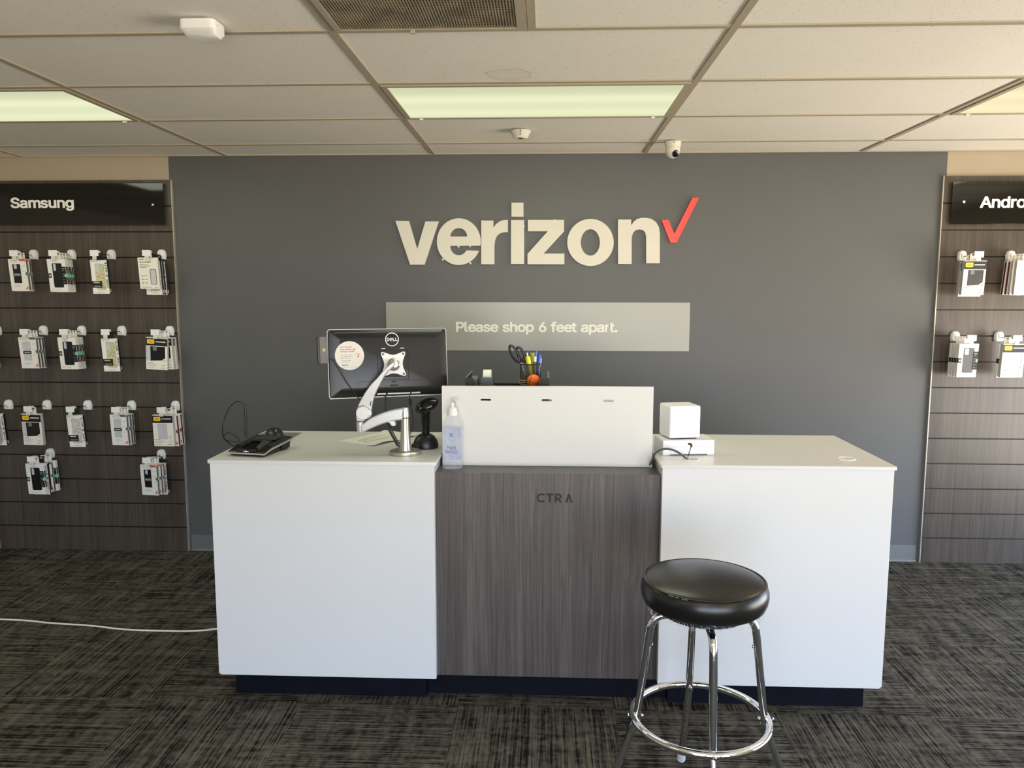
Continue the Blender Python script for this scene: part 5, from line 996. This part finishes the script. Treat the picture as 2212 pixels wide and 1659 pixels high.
for z, tl, r in ((0.064, 0.06, 0.0016), (0.060, -0.05, 0.0014), (0.054, 0.05, 0.0016), (0.0455, 0.02, 0.0012)):
    b.tube([((CR+0.003)*math.cos(2*PI*i/36), (CR+0.003)*math.sin(2*PI*i/36), z+tl*0.05*math.sin(2*PI*i/36+1)) for i in range(36)], r, 6, True)
tag(ob('rubber_bands', b.mesh('rubber_bands', True), M['band'], None, CB), 'tan rubber bands wrapped around the foot of the pen cup', 'rubber bands')
bc = Vector(at(1152.5, 823, 'y', -1.4290)); br = 0.0285
t = thing('toy_ball', bc, 'small orange foam basketball in front of the pen cup', 'ball', rot=(0.2, 0.3, 0.1))
B0 = MB().ball((0, 0, 0), br, 28, 18).mesh('ball', True)
ob('ball', B0, M['orange'], t)
b = MB()
for ax_ in (0, 1): b.tube([((br+0.0001)*math.cos(2*PI*i/40), (br+0.0001)*math.sin(2*PI*i/40)*(ax_ == 0), (br+0.0001)*math.sin(2*PI*i/40)*(ax_ == 1)) for i in range(40)], 0.0009, 6, True)
for s in (-1, 1):
    rr = br*0.82; b.tube([(s*br*0.57+s*0.004*0, rr*math.cos(2*PI*i/40), rr*math.sin(2*PI*i/40)) for i in range(40)], 0.0009, 6, True)
ob('seams', b.mesh('seams', True), M['black_matte'], t)
bpy.data.objects['toy_ball'].location.z = max(bc.z, SZ+0.0033+br+0.02)
# ------------------------------------------------------------------ on the right top
t = thing('router_box', (0.7465, -1.528, ZT+0.0005), 'flat white box under the white cube on the right counter', 'box', rot=(0, 0, 0.113))
ob('case', MB().prism([(-0.103, 0), (-0.076, 0), (-0.072, 0.004), (0.072, 0.004), (0.076, 0), (0.103, 0), (0.103, 0.060), (-0.103, 0.060)], -0.068, 0.068, 'y').mesh('case'), M['cool_white'], t, bevel=0.004, seg=3)
B('seam', M['box_lightgrey'], t, -0.098, 0.098, -0.0684, -0.0679, 0.0345, 0.0352)
B('underside', M['grey_plastic'], t, -0.0715, 0.0715, -0.060, 0.060, 0.0005, 0.0039)
t = thing('router_cube', (0.729, -1.520, ZT+0.0610), 'white cube shaped device standing on the flat white box', 'speaker', rot=(0, 0, 0.215))
ob('case', MB().box(-0.064, 0.064, -0.058, 0.058, 0.004, 0.132).mesh('case'), M['cool_white'], t, bevel=0.007, seg=4)
B('foot', M['black_matte'], t, -0.052, 0.052, -0.047, 0.047, 0, 0.0042)
ob('button', MB().lathe([(0.005, 0), (0.005, 0.0008), (0.004, 0.001)], (-0.064, -0.012, 0.032), 16, rot=Matrix.Rotation(-PI/2, 3, 'Y')).mesh('button', True), M['white_plastic'], t)
yb = -1.665
P = [(1404, 1004, -1.62), (1409, 994, -1.64), (1413, 983, -1.66), (1424, 973, -1.668), (1441, 969.5, -1.668), (1459, 974, -1.668), (1474, 983.5, -1.668), (1481, 989.5, -1.668), (1482, 993, -1.668)]
cable('thick grey cable arching from behind the panel into the right grommet', P, 0.0042, 'grey_cable')
bpy.context.view_layer.update()
t = thing('plug_cable', at(1486, 992, 'y', -1.668), 'thin black cable with an angled plug standing out of the right grommet', 'cable')
q = lambda px, py, y=-1.668: tuple(at(px, py, 'y', y)-t.location)
ob('lead', MB().tube([q(1485, 996), q(1486, 986), q(1493, 964.5)], 0.0016, 8).mesh('lead', True), M['cable'], t)
ob('plug', MB().tube([q(1493, 965.5), q(1493.6, 961.5), q(1491.5, 959.3), q(1487.5, 958.6, -1.660)], 0.0040, 10, smooth=3).mesh('plug', True), M['black'], t)
# ------------------------------------------------------------------ cord on the floor
P = [(-3.3, -1.06), (-2.9, -1.055), (-2.47, -1.075), (-2.324, -1.085), (-2.194, -1.107), (-1.975, -1.129), (-1.797, -1.162), (-1.569, -1.170), (-1.461, -1.163), (-1.369, -1.138), (-1.22, -1.09), (-1.05, -1.04), (-0.8, -0.98)]
tag(ob('power_cord', MB().tube([(x, y, 0.0042) for x, y in P], 0.0042, 10, smooth=6).mesh('power_cord', True), M['cord']), 'white power cord running across the carpet to the left cabinet', 'cord')

# ------------------------------------------------------------------ stool
SX, SY = 0.66, -2.41
t = thing('bar_stool', (SX, SY, 0), 'round black padded bar stool with chrome legs in front of the right cabinet', 'stool', rot=(0, 0, 0))
seat = ob('seat', MB().lathe([(0, 0.642), (0.140, 0.642), (0.158, 0.645), (0.167, 0.655), (0.1725, 0.672), (0.175, 0.690), (0.1745, 0.708), (0.170, 0.724), (0.1655, 0.731), (0.1635, 0.734), (0.155, 0.7385), (0.13, 0.7455), (0.09, 0.752), (0.045, 0.7555), (0, 0.7565)], n=72).mesh('seat', True, 60), M['leather'], t, (0, 0, 0.7825-0.7565*0.84))
seat.scale = (1.05, 1.05, 0.84)
ob('piping', MB().tube([(0.1660*math.cos(2*PI*i/72), 0.1660*math.sin(2*PI*i/72), 0.7335) for i in range(72)], 0.0032, 8, True).mesh('piping', True), M['leather'], seat)
b = MB()
for a, l in ((228, 7), (234, 5), (241, 6), (243, 3)):
    r = math.radians(a); c_ = Vector((0.1675*math.cos(r), 0.1675*math.sin(r), 0.7315)); tt = Vector((-math.sin(r), math.cos(r), 0))
    b.tube([c_-tt*0.001*l, c_+Vector((0, 0, 0.001)), c_+tt*0.001*l], 0.0016, 5)
tag(ob('torn_edge', b.mesh('torn_edge'), M['thread'], seat), 'pale torn edge of the seat cover')
# loose threads under the seat
b = MB(); rnd = random.Random(3)
for i in range(46):
    a = math.radians(rnd.uniform(190, 350)); r = 0.160+rnd.uniform(-0.004, 0.003)
    p = Vector((r*math.cos(a), r*math.sin(a), 0.647)); tt = Vector((-math.sin(a), math.cos(a), 0)); L_ = rnd.uniform(0.008, 0.024)
    b.tube([p, p+tt*rnd.uniform(-.006, .006)+Vector((0, 0, -L_*0.5)), p+tt*rnd.uniform(-.012, .012)+Vector((0, 0, -L_)), p+tt*rnd.uniform(-.016, .016)+Vector((0, 0, -L_*rnd.uniform(0.4, 0.9)))], 0.0004, 4, smooth=3)
tag(ob('loose_threads', b.mesh('loose_threads', True), M['thread'], seat), 'frayed pale threads', kind='stuff')
ob('seat_pan', MB().lathe([(0.125, 0.664), (0.125, 0.6875), (0, 0.6875)], n=48).mesh('seat_pan', True, 40), M['black_matte'], t)
RZ_ = 0.335
for a in (-90, 0, 90, 180):
    r = math.radians(a-0.5); u = Vector((math.cos(r), math.sin(r), 0)); v = Vector((-math.sin(r), math.cos(r), 0))
    P = [u*0.03+Vector((0, 0, 0.650)), u*0.10+Vector((0, 0, 0.6515)), u*0.132+Vector((0, 0, 0.645)), u*0.150+Vector((0, 0, 0.624)), u*0.157+Vector((0, 0, 0.595)), u*0.162+Vector((0, 0, 0.555)), u*0.186+Vector((0, 0, RZ_+0.02)), u*0.190+Vector((0, 0, RZ_-0.01)), u*0.200+Vector((0, 0, RZ_-0.04)), u*0.296+Vector((0, 0, 0.028))]
    lg = ob('leg', MB().tube(P, 0.0115, 16, smooth=6).mesh('leg', True), M['chrome'], t)
    fd = (u*0.296+Vector((0, 0, 0.028))-(u*0.200+Vector((0, 0, RZ_-0.04)))).normalized()
    c_ = u*0.296+Vector((0, 0, 0.028))
    ob('foot_cap', MB().tube([c_-fd*0.012, c_+fd*0.010, c_+fd*0.0185], [0.0135, 0.0145, 0.0145], 16).mesh('foot_cap', True), M['rubber_white'], lg)
    for zz, rr_ in ((RZ_, 0.1875),):
        ob('screw', MB().lathe([(0.0055, 0), (0.0055, 0.002), (0.0035, 0.0045), (0, 0.0048)], u*(0.2125)+Vector((0, 0, RZ_)), 14, rot=u.to_track_quat('Z', 'Y').to_matrix()).mesh('screw', True), M['chrome'], lg)
        ob('nut', MB().lathe([(0.006, 0), (0.006, 0.004), (0.003, 0.007), (0, 0.007)], u*(0.176)+Vector((0, 0, RZ_)), 12, rot=(-u).to_track_quat('Z', 'Y').to_matrix()).mesh('nut', True), M['chrome'], lg)
    ob('screw', MB().lathe([(0.005, 0), (0.005, 0.002), (0, 0.004)], u*0.1485+Vector((0, 0, 0.56)), 12, rot=(-u).to_track_quat('Z', 'Y').to_matrix()).mesh('screw', True), M['chrome'], lg)
ob('foot_ring', MB().tube([(0.1985*math.cos(2*PI*i/72), 0.1985*math.sin(2*PI*i/72), RZ_) for i in range(72)], 0.0112, 14, True).mesh('foot_ring', True), M['chrome'], t)

# ================================================================== hooks and phone case packages
def dome(w, h):
    return [(w*0.82, -h), (w*0.95, -h*0.75), (w, -h*0.3), (w*0.97, h*0.15), (w*0.86, h*0.55), (w*0.62, h*0.87), (w*0.25, h), (-w*0.25, h), (-w*0.62, h*0.87), (-w*0.86, h*0.55), (-w*0.97, h*0.15), (-w, -h*0.3), (-w*0.95, -h*0.75), (-w*0.82, -h)]
def make_hook():
    t = thing('display_hook', (0, 0, 0), 'x', 'hook', 'security display hooks on the slat walls')
    b = MB(); o1 = dome(0.0255, 0.030); o2 = dome(0.0205, 0.0255)
    rings = [[b.bm.verts.new((x, y, z)) for x, z in P] for P, y in ((o1, -0.0004), (o1, -0.012), (o2, -0.022))]
    for A, C in zip(rings, rings[1:]):
        for i in range(len(A)): b.bm.faces.new((A[i], A[(i+1) % len(A)], C[(i+1) % len(A)], C[i]))
    b.bm.faces.new(rings[0]); b.bm.faces.new(rings[-1])
    ob('backplate', b.mesh('backplate', True, 50), M['white_plastic'], t)
    B('lock_housing', M['white_plastic'], t, -0.010, 0.010, -0.027, -0.0215, -0.012, 0.014, bevel=0.002)
    B('keyhole', M['grey_plastic'], t, -0.008, 0.008, -0.0224, -0.0218, -0.0175, -0.0155)
    ob('rod', MB().tube([(0, -0.022, -0.004), (0, -0.10, -0.003), (0, -0.172, -0.001)], 0.0020, 8).mesh('rod', True), M['cable'], t)
    h = B('label_holder', M['white_plastic'], t, -0.025, 0.025, -0.1885, -0.187, -0.017, 0.0165, bevel=0.0006)
    B('holder_clip', M['white_plastic'], h, -0.011, 0.016, -0.1868, -0.150, 0.001, 0.0145, bevel=0.002)
    B('price_tab', M['beige_plastic'], h, -0.0125, 0.0115, -0.187, -0.1855, -0.038, -0.0172, bevel=0.0006)
    B('tab_print', M['box_lightgrey'], h, -0.003, 0.003, -0.1873, -0.187, -0.034, -0.026)
    return t
def P2(w, h, u0, u1, v0, v1):
    """fractions of the front (from the left, from the top) to x and z"""
    return (-w/2+u0*w, -w/2+u1*w, -v1*h, -v0*h)
def rect(w, h, *f):
    x0, x1, z0, z1 = P2(w, h, *f); return [(x0, z0), (x1, z0), (x1, z1), (x0, z1)]
def pbox(name, m, parent, w, h, f, y0, y1): 
    x0, x1, z0, z1 = P2(w, h, *f); return B(name, M[m], parent, x0, x1, y0, y1, z0, z1)
def base(name, w, h, d, m, hole, tab='box_white', body=None):
    t = thing(name, (0, 0, 0), 'x', 'phone case package', 'x')
    c = B('carton', M[body or m], t, -w/2, w/2, 0.0022, d, -h, 0)
    outs = [rect(w, h, 0, 1, 0, 1)]
    if hole: outs.append(hole)
    plate('front_card', M[m], t, outs, 0, 0.002)
    plate('hang_tab', M[tab], t, [rrect(-0.021, 0.021, -0.001, 0.038, 0.004, 3), rrect(-0.012, 0.012, 0.0255, 0.0345, 0.004, 3)], d-0.0012, 0.001)
    return t, c
def prints(t, w, h, rows, m='box_lightgrey', name='print_line'):
    for u0, u1, v0, v1 in rows: pbox(name, m, t, w, h, (u0, u1, v0, v1), -0.0004, 0)
def vertical_text(t, body, m, x, z0, z1, y, wd):
    me = text_mesh(body, 0.0004, 0.025, 1.05)
    for v in me.vertices: v.co.x, v.co.z = -v.co.z, v.co.x
    return ob('lettering', fit(me, x-wd/2, x+wd/2, z0, z1), M[m], t, (0, y, 0))
def pkgA(case, flag):
    w, h, d = 0.104, 0.184, 0.019
    t, c = base('phone_case_package', w, h, d, 'box_white', rect(w, h, .20, .66, .15, .75))
    pc = plate('phone_case', M[case], t, [rect(w, h, .21, .65, .155, .745)], 0.001, 0.0011)
    x0, x1, z0, z1 = P2(w, h, .29, .45, .16, .31); plate('lens_cutout', M['lilac'], pc, [rrect(x0, x1, z0, z1, 0.006, 3)], -0.0004, 0.0004)
    pbox('belt_band', 'box_grey' if case == 'case_black' else 'box_black', t, w, h, (.20, .67, .435, .53), -0.0005, 0.0002)
    pbox('belt_print', 'box_lightgrey', t, w, h, (.27, .60, .47, .50), -0.0009, -0.0005)
    plate('corner_mark', M['box_red'], t, [[(w*.30, -h*.94), (w*.46, -h*.94), (w*.46, -h*.83)]], -0.0005, 0.0005)
    plate('corner_flag', M[flag], t, [[(w*.10, 0), (w*.5, 0), (w*.5, -h*.065), (w*.17, -h*.065)]], -0.0005, 0.0005)
    prints(t, w, h, ((.10, .36, .04, .055), (.76, .92, .20, .215), (.76, .92, .37, .385), (.76, .92, .55, .565), (.20, .60, .82, .835), (.20, .52, .86, .868)))
    for v0, v1 in ((0.02, .40), (.51, .98)):
        sb = B('side_band', M['box_grey'], t, w/2, w/2+0.0006, 0.003, d-0.003, -v1*h, -v0*h)
    sb = B('side_notch', M['box_grey'], t, w/2, w/2+0.0006, 0.001, d-0.008, -.51*h, -.40*h)
    plate('thumb_notch', M['box_grey'], t, [arc(w/2, -.455*h, 0.009, 0.010, 90, 270, 10)], -0.0005, 0.0005)
    return t
def pkgB(case, lens_pill=True):
    w, h, d = 0.106, 0.188, 0.020
    hole = rrect(*P2(w, h, .24, .80, .12, .875), 0.008, 3)
    t, c = base('phone_case_package', w, h, d, 'box_white', hole)
    pc = plate('phone_case', M[case], t, [rrect(*P2(w, h, .255, .79, .128, .868), 0.007, 3)], 0.0009, 0.0012)
    lf = (.32, .46, .14, .36) if lens_pill else (.31, .52, .14, .33)
    plate('lens_cutout', M['lilac'], pc, [rrect(*P2(w, h, *lf), 0.006, 3)], -0.0004, 0.0004)
    if case == 'case_grey':
        for k in range(5): pbox('wave_line', 'box_grey', pc, w, h, (.30, .76, .50+.07*k, .512+.07*k), -0.0003, 0)
    pbox('info_block', 'box_black', t, w, h, (.76, 1.0, .23, .77), -0.0006, 0)
    for v in (.28, .34, .45, .52, .62, .70): pbox('info_print', 'box_lightgrey', t, w, h, (.80, .90 if v != .28 else .95, v, v+(.009 if v != .28 else .02)), -0.0010, -0.0006)
    pbox('brand_block', 'box_black', t, w, h, (0, .17, .43, .57), -0.0006, 0)
    pbox('brand_print', 'box_lightgrey', t, w, h, (.03, .14, .47, .53), -0.0010, -0.0006)
    plate('mint_dot', M['mint'], t, [arc(w/2-0.0005, -.5*h, 0.010, 0.010, 90, 270, 12)], -0.0012, 0.0006)
    B('side_block', M['box_black'], t, w/2, w/2+0.0006, 0.004, d-0.004, -.77*h, -.23*h)
    B('side_dot', M['mint'], t, w/2+0.0006, w/2+0.0012, 0.0, d-0.002, -.555*h, -.445*h)
    B('side_tag', M['box_black'], t, -w/2-0.0006, -w/2, 0.0, d-0.004, -.57*h, -.43*h)
    prints(t, w, h, ((.08, .26, .93, .945), (.36, .60, .93, .945), (.30, .55, .045, .058)))
    return t
def pkgC(case, dot):
    w, h, d = 0.094, 0.193, 0.021
    t, c = base('phone_case_package', w, h, d, 'box_white', rrect(*P2(w, h, .26, .83, .10, .89), 0.008, 3), tab='box_black')
    pc = plate('phone_case', M[case], t, [rrect(*P2(w, h, .265, .825, .105, .885), 0.007, 3)], 0.0009, 0.0012)
    plate('lens_cutout', M['case_clear'], pc, [rrect(*P2(w, h, .30, .52, .13, .36), 0.006, 3)], -0.0004, 0.0004)
    pbox('name_block', 'box_black', t, w, h, (.0, .60, .62, .82), -0.0008, 0)
    x0, x1, z0, z1 = P2(w, h, .08, .46, .645, .685); write('name_lettering', 'TWINKLE', M['box_white'], t, x0, x1, z0, z1, -0.0008, 0.0004, 0.03)
    pbox('name_print', 'box_lightgrey', t, w, h, (.10, .52, .765, .785), -0.0012, -0.0008)
    vertical_text(t, 'CASE', 'box_black', w*.425, -.82*h, -.56*h, -0.0005, 0.0105)
    vertical_text(t, 'MATE', 'box_black', w*.425, -.36*h, -.06*h, -0.0005, 0.0105)
    plate('round_mark', M[dot], t, [arc(w*.435, -.46*h, 0.006, 0.009, 0, 350, 16)], -0.0005, 0.0005)
    B('side_panel', M['box_black'], t, w/2, w/2+0.0006, 0.0015, d, -h, 0)
    B('side_mark', M['box_white'], t, w/2+0.0006, w/2+0.0012, 0.010, d-0.004, -.96*h, -.86*h)
    prints(t, w, h, ((.06, .22, .035, .05), (.30, .72, .945, .955)), 'box_grey')
    return t
def pkgD():
    w, h, d = 0.115, 0.178, 0.016
    t, c = base('phone_case_package', w, h, d, 'box_cream', None)
    x0, x1, z0, z1 = P2(w, h, .08, .66, .115, .165); write('heading', 'evocheck', M['box_grey'], t, x0, x1, z0, z1, 0, 0.0004, 0.015)
    prints(t, w, h, ((.07, .33, .05, .066), (.08, .48, .21, .225), (.08, .62, .255, .27), (.10, .42, .30, .315), (.26, .42, .57, .585), (.26, .44, .69, .705), (.26, .44, .80, .815), (.10, .58, .945, .957), (.74, .92, .945, .957)), 'ink')
    pc = plate('phone_picture', M['box_grey'], t, [rrect(*P2(w, h, .57, .89, .36, .86), 0.005, 3)], -0.0005, 0.0005)
    plate('phone_picture_face', M['case_clear'], pc, [rrect(*P2(w, h, .60, .86, .375, .845), 0.004, 3)], -0.0004, 0.0004)
    for v in (.58, .70, .81): plate('icon', M['dot_grey'], t, [arc(-w/2+.17*w, -v*h, 0.004, 0.004, 0, 340, 12)], -0.0004, 0.0004)
    B('side_print', M['box_lightgrey'], t, w/2, w/2+0.0006, 0.004, d-0.004, -.9*h, -.1*h)
    return t
def pkgE(case, shape=0):
    w, h, d = 0.121, 0.188, 0.024
    hole = [(-w*.30, -h*.27), (w*.40, -h*.27), (w*.40, -h*.63), (w*.30, -h*.66), (w*.25, -h*.70), (-w*.30, -h*.73)] if not shape else rect(w, h, .22, .70, .27, .78)
    t, c = base('phone_case_package', w, h, d, 'box_cream', hole)
    pc = plate('phone_case', M[case], t, [rect(w, h, .19, .91, .26, .74) if not shape else rect(w, h, .21, .71, .26, .79)], 0.0018, 0.0003)
    pbox('lens_cutout', 'lilac' if case in ('mint_case', 'case_clear') else 'dot_grey', pc, w, h, (.32, .50, .29, .40), -0.0004, 0)
    pbox('top_band', 'box_black', t, w, h, (0, 1, .02, .25), -0.0006, 0)
    x0, x1, z0, z1 = P2(w, h, .06, .40, .055, .19); lg = plate('logo_plate', M['logo_yellow'], t, [rrect(x0, x1, z0, z1, 0.006, 4)], -0.0012, 0.0006)
    for v in (.095, .13): pbox('logo_print', 'amber_print', lg, w, h, (.12, .34, v, v+.022), -0.0004, 0)
    pbox('name_print', 'box_white', t, w, h, (.46, .92, .105, .135), -0.0010, -0.0006)
    if not shape: plate('inner_strip', M['case_clear'], t, [rect(w, h, 0.0, .19, .27, .73)], -0.0003, 0.0003)
    x, z = (w*.36, -h*.70) if not shape else (w*.34, -h*.70)
    r_ = plate('seal', M['coral'], t, [arc(x, z, 0.009, 0.009, 0, 350, 18), arc(x, z, 0.0075, 0.0075, 0, 350, 18)], -0.0006, 0.0006)
    plate('seal_heart', M['card_red'], r_, [arc(x, z, 0.003, 0.003, 0, 340, 10)], -0.0003, 0.0003)
    prints(t, w, h, ((.06, .32, .775, .79), (.06, .50, .825, .833), (.06, .44, .865, .873), (.06, .34, .93, .938), (.74, .90, .85, .862), (.70, .90, .93, .945)), 'dot_grey')
    for s in (-1, 1): B('side_panel', M['box_lightgrey'], t, *sorted((s*w/2, s*(w/2+0.0006))), 0.001, d-0.001, -h+0.001, -0.001)
    return t
def pkgF():
    w, h, d = 0.106, 0.186, 0.021
    t, c = base('phone_case_package', w, h, d, 'box_white', None)
    for s in (-1, 1):
        B('side_band', M['box_burgundy'], t, *sorted((s*w/2, s*(w/2+0.0006))), 0.002, d-0.005, -.99*h, -.02*h)
    plate('thumb_notch', M['box_burgundy'], t, [arc(w/2, -.52*h, 0.009, 0.011, 90, 270, 10)], -0.0005, 0.0005)
    plate('corner_mark', M['box_red'], t, [[(w*.30, -h*.94), (w*.46, -h*.94), (w*.46, -h*.83)]], -0.0005, 0.0005)
    prints(t, w, h, ((.10, .40, .05, .07), (.10, .6, .85, .862)))
    return t
def pkgG():
    w, h, d = 0.110, 0.188, 0.018
    t, c = base('phone_case_package', w, h, d, 'box_white', None)
    for v in (.45, .57, .69): plate('round_icon', M['coral'], t, [arc(-w*.06, -v*h, 0.0095, 0.0095, 0, 350, 18), arc(-w*.06, -v*h, 0.0065, 0.0065, 0, 350, 18)], -0.0005, 0.0005)
    prints(t, w, h, ((.35, .75, .16, .19), (.22, .7, .24, .252), (.1, .7, .90, .908), (.1, .6, .93, .94)), 'dot_grey')
    for s in (-1, 1): B('side_panel', M['box_lightgrey'], t, *sorted((s*w/2, s*(w/2+0.0006))), 0.001, d-0.001, -h+0.001, -0.001)
    return t
KIND = {
 'Ab': (lambda: pkgA('case_black', 'card_red'), 0.019, 'grey edged box with black case'),
 'Ac': (lambda: pkgA('case_clear', 'box_grey'), 0.019, 'grey edged box with clear case'),
 'Bb': (lambda: pkgB('case_black'), 0.020, 'mint dotted box with black case'),
 'Bg': (lambda: pkgB('case_grey', False), 0.020, 'mint dotted box with grey case'),
 'Cg': (lambda: pkgC('glitter_gold', 'violet'), 0.021, 'narrow box with gold glitter case'),
 'Cc': (lambda: pkgC('glitter_gold', 'coral'), 0.021, 'narrow box with gold glitter case'),
 'Cs': (lambda: pkgC('glitter_silver', 'dot_grey'), 0.021, 'narrow box with silver glitter case'),
 'D': (pkgD, 0.016, 'plain box with phone picture'),
 'Eb': (lambda: pkgE('case_black'), 0.024, 'yellow logo box with black case'),
 'Em': (lambda: pkgE('mint_case'), 0.024, 'yellow logo box with mint case'),
 'Ew': (lambda: pkgE('case_clear', 1), 0.024, 'yellow logo box with white case'),
 'F': (pkgF, 0.021, 'white box with burgundy side'),
 'G': (pkgG, 0.018, 'white box with coral ring icons'),
}
PROTO = {}
def new_pkg(k):
    if k not in PROTO:
        PROTO[k] = KIND[k][0](); return PROTO[k]
    return copy_tree(PROTO[k])
HOOK0 = [None]
def new_hook():
    if HOOK0[0] is None:
        HOOK0[0] = make_hook(); return HOOK0[0]
    return copy_tree(HOOK0[0])
ORDER = {1: ['only'], 2: ['front', 'rear'], 3: ['front', 'middle', 'rear'], 4: ['front', 'second', 'third', 'rear']}
def hang(x, z, where, kinds, tilt=0.10, extra=()):
    """a hook at (x, z) in a groove with packages, front first; extra: (dx, yaw, roll, dz) by package"""
    h = new_hook(); h.location = (x, -0.0225, z)
    first = KIND[kinds[0]][2]
    h['label'] = 'white %s, with %s in front' % (where, first.split(' with ')[-1])
    y = -0.0225-0.166
    for i, k in enumerate(kinds):
        p = new_pkg(k); dx, yaw, roll, dz = extra[i] if i < len(extra) else (0, 0, 0, 0)
        p.location = (x+dx, y, z-0.0335-0.001*i+dz); p.rotation_euler = (tilt, roll, yaw)
        y += KIND[k][1]+0.0085
        p['label'] = '%s, %s on %s' % (KIND[k][2], ORDER[len(kinds)][i], where)
        p['group'] = 'phone case packages on the slat walls'
Z1, Z2, Z3, Z4 = 1.818, 1.366, 0.913, 0.613
hang(-2.865, Z1, 'leftmost top row hook', ['Ab', 'Ab'])
hang(-2.634, Z1, 'second top row hook', ['Bb', 'Bb', 'Bb'])
hang(-2.391, Z1, 'third top row hook', ['Cg'], extra=((0.008, 0.06, 0, -0.006),))
hang(-2.086, Z1, 'top right hook of the left wall', ['D', 'Cc', 'Cg', 'Cg'], extra=((-0.008, 0, 0, 0.008), (0.004, 0, 0, -0.010), (0.002, 0.03, 0, -0.010), (0.004, 0.04, 0, -0.010)))
hang(-3.125, Z2, 'second row hook cut by the frame', ['Ac', 'Ac', 'Ac'])
hang(-2.838, Z2, 'second row hook beside the cut one', ['Ac', 'Ac', 'Ac'])
hang(-2.601, Z2, 'second row hook below black cases', ['Bb', 'Bb', 'Bb'])
hang(-2.354, Z2, 'second row hook below gold glitter', ['Cc'], extra=((0.008, 0.06, 0, -0.006),))
hang(-2.060, Z2, 'right end second row hook', ['Eb', 'Eb', 'Eb'], extra=((-0.004, 0.10, 0.07, 0), (0.006, 0, 0, 0), (0.010, -0.02, 0, -0.001)))
hang(-3.088, Z3, 'third row hook cut by the frame', ['Eb', 'Cs'], extra=((-0.03, 0.08, 0.03, 0), (0.0, 0.05, 0, -0.006)))
hang(-2.847, Z3, 'leftmost whole third row hook', ['Eb'], extra=((0.0, -0.04, 0.015, 0),), tilt=0.07)
hang(-2.592, Z3, 'third row hook with one narrow box', ['Cs'], extra=((0.010, 0.05, 0, -0.006),))
hang(-2.320, Z3, 'third row hook second from the right', ['Ac', 'Ac', 'Ac'], tilt=0.06, extra=((0.0, -0.10, 0, 0), (0.004, -0.09, 0, 0), (0.004, -0.10, 0, 0)))
hang(-2.048, Z3, 'right end third row hook', ['Ew', 'F', 'F'], tilt=0.06, extra=((-0.006, 0, 0, 0), (0.012, -0.13, -0.02, -0.006), (0.022, -0.14, -0.02, 0)))
hang(-2.848, Z4, 'bottom row hook at the left', ['Bb', 'Cs', 'Ac', 'Bb'], tilt=0.08, extra=((0, 0, 0, 0), (0.012, 0, 0, -0.004), (0.014, 0, 0, 0), (0.022, 0, 0, 0.003)))
hang(-2.151, Z4, 'bottom row hook at the right', ['Ab', 'Ab', 'Ab', 'Cg'], tilt=0.05, extra=((-0.004, -0.12, 0, 0), (0.004, -0.06, 0, 0), (0.006, 0, 0, 0), (0.016, 0, 0, -0.006)))
hang(2.552, 1.806, 'top hook of the right wall', ['Eb', 'Eb'], tilt=0.07, extra=((-0.004, 0.02, 0, 0), (-0.004, 0, 0, -0.008)))
hang(2.821, 1.806, 'top hook at the right frame edge', ['G', 'G', 'F', 'F', ] , tilt=0.07, extra=((0.004, 0.03, 0, 0.001), (-0.002, 0.04, 0.01, 0), (-0.005, 0.07, 0.02, 0), (-0.008, 0.09, 0.03, 0)))
hang(2.544, 1.349, 'lower left hook of the right wall', ['Bg', 'Bg', 'Bg', 'Bg'], tilt=0.07)
hang(2.790, 1.349, 'lower hook at the right frame edge', ['Em', 'Bg'], tilt=0.07, extra=((0, 0, 0, 0), (-0.01, 0, 0, -0.004)))
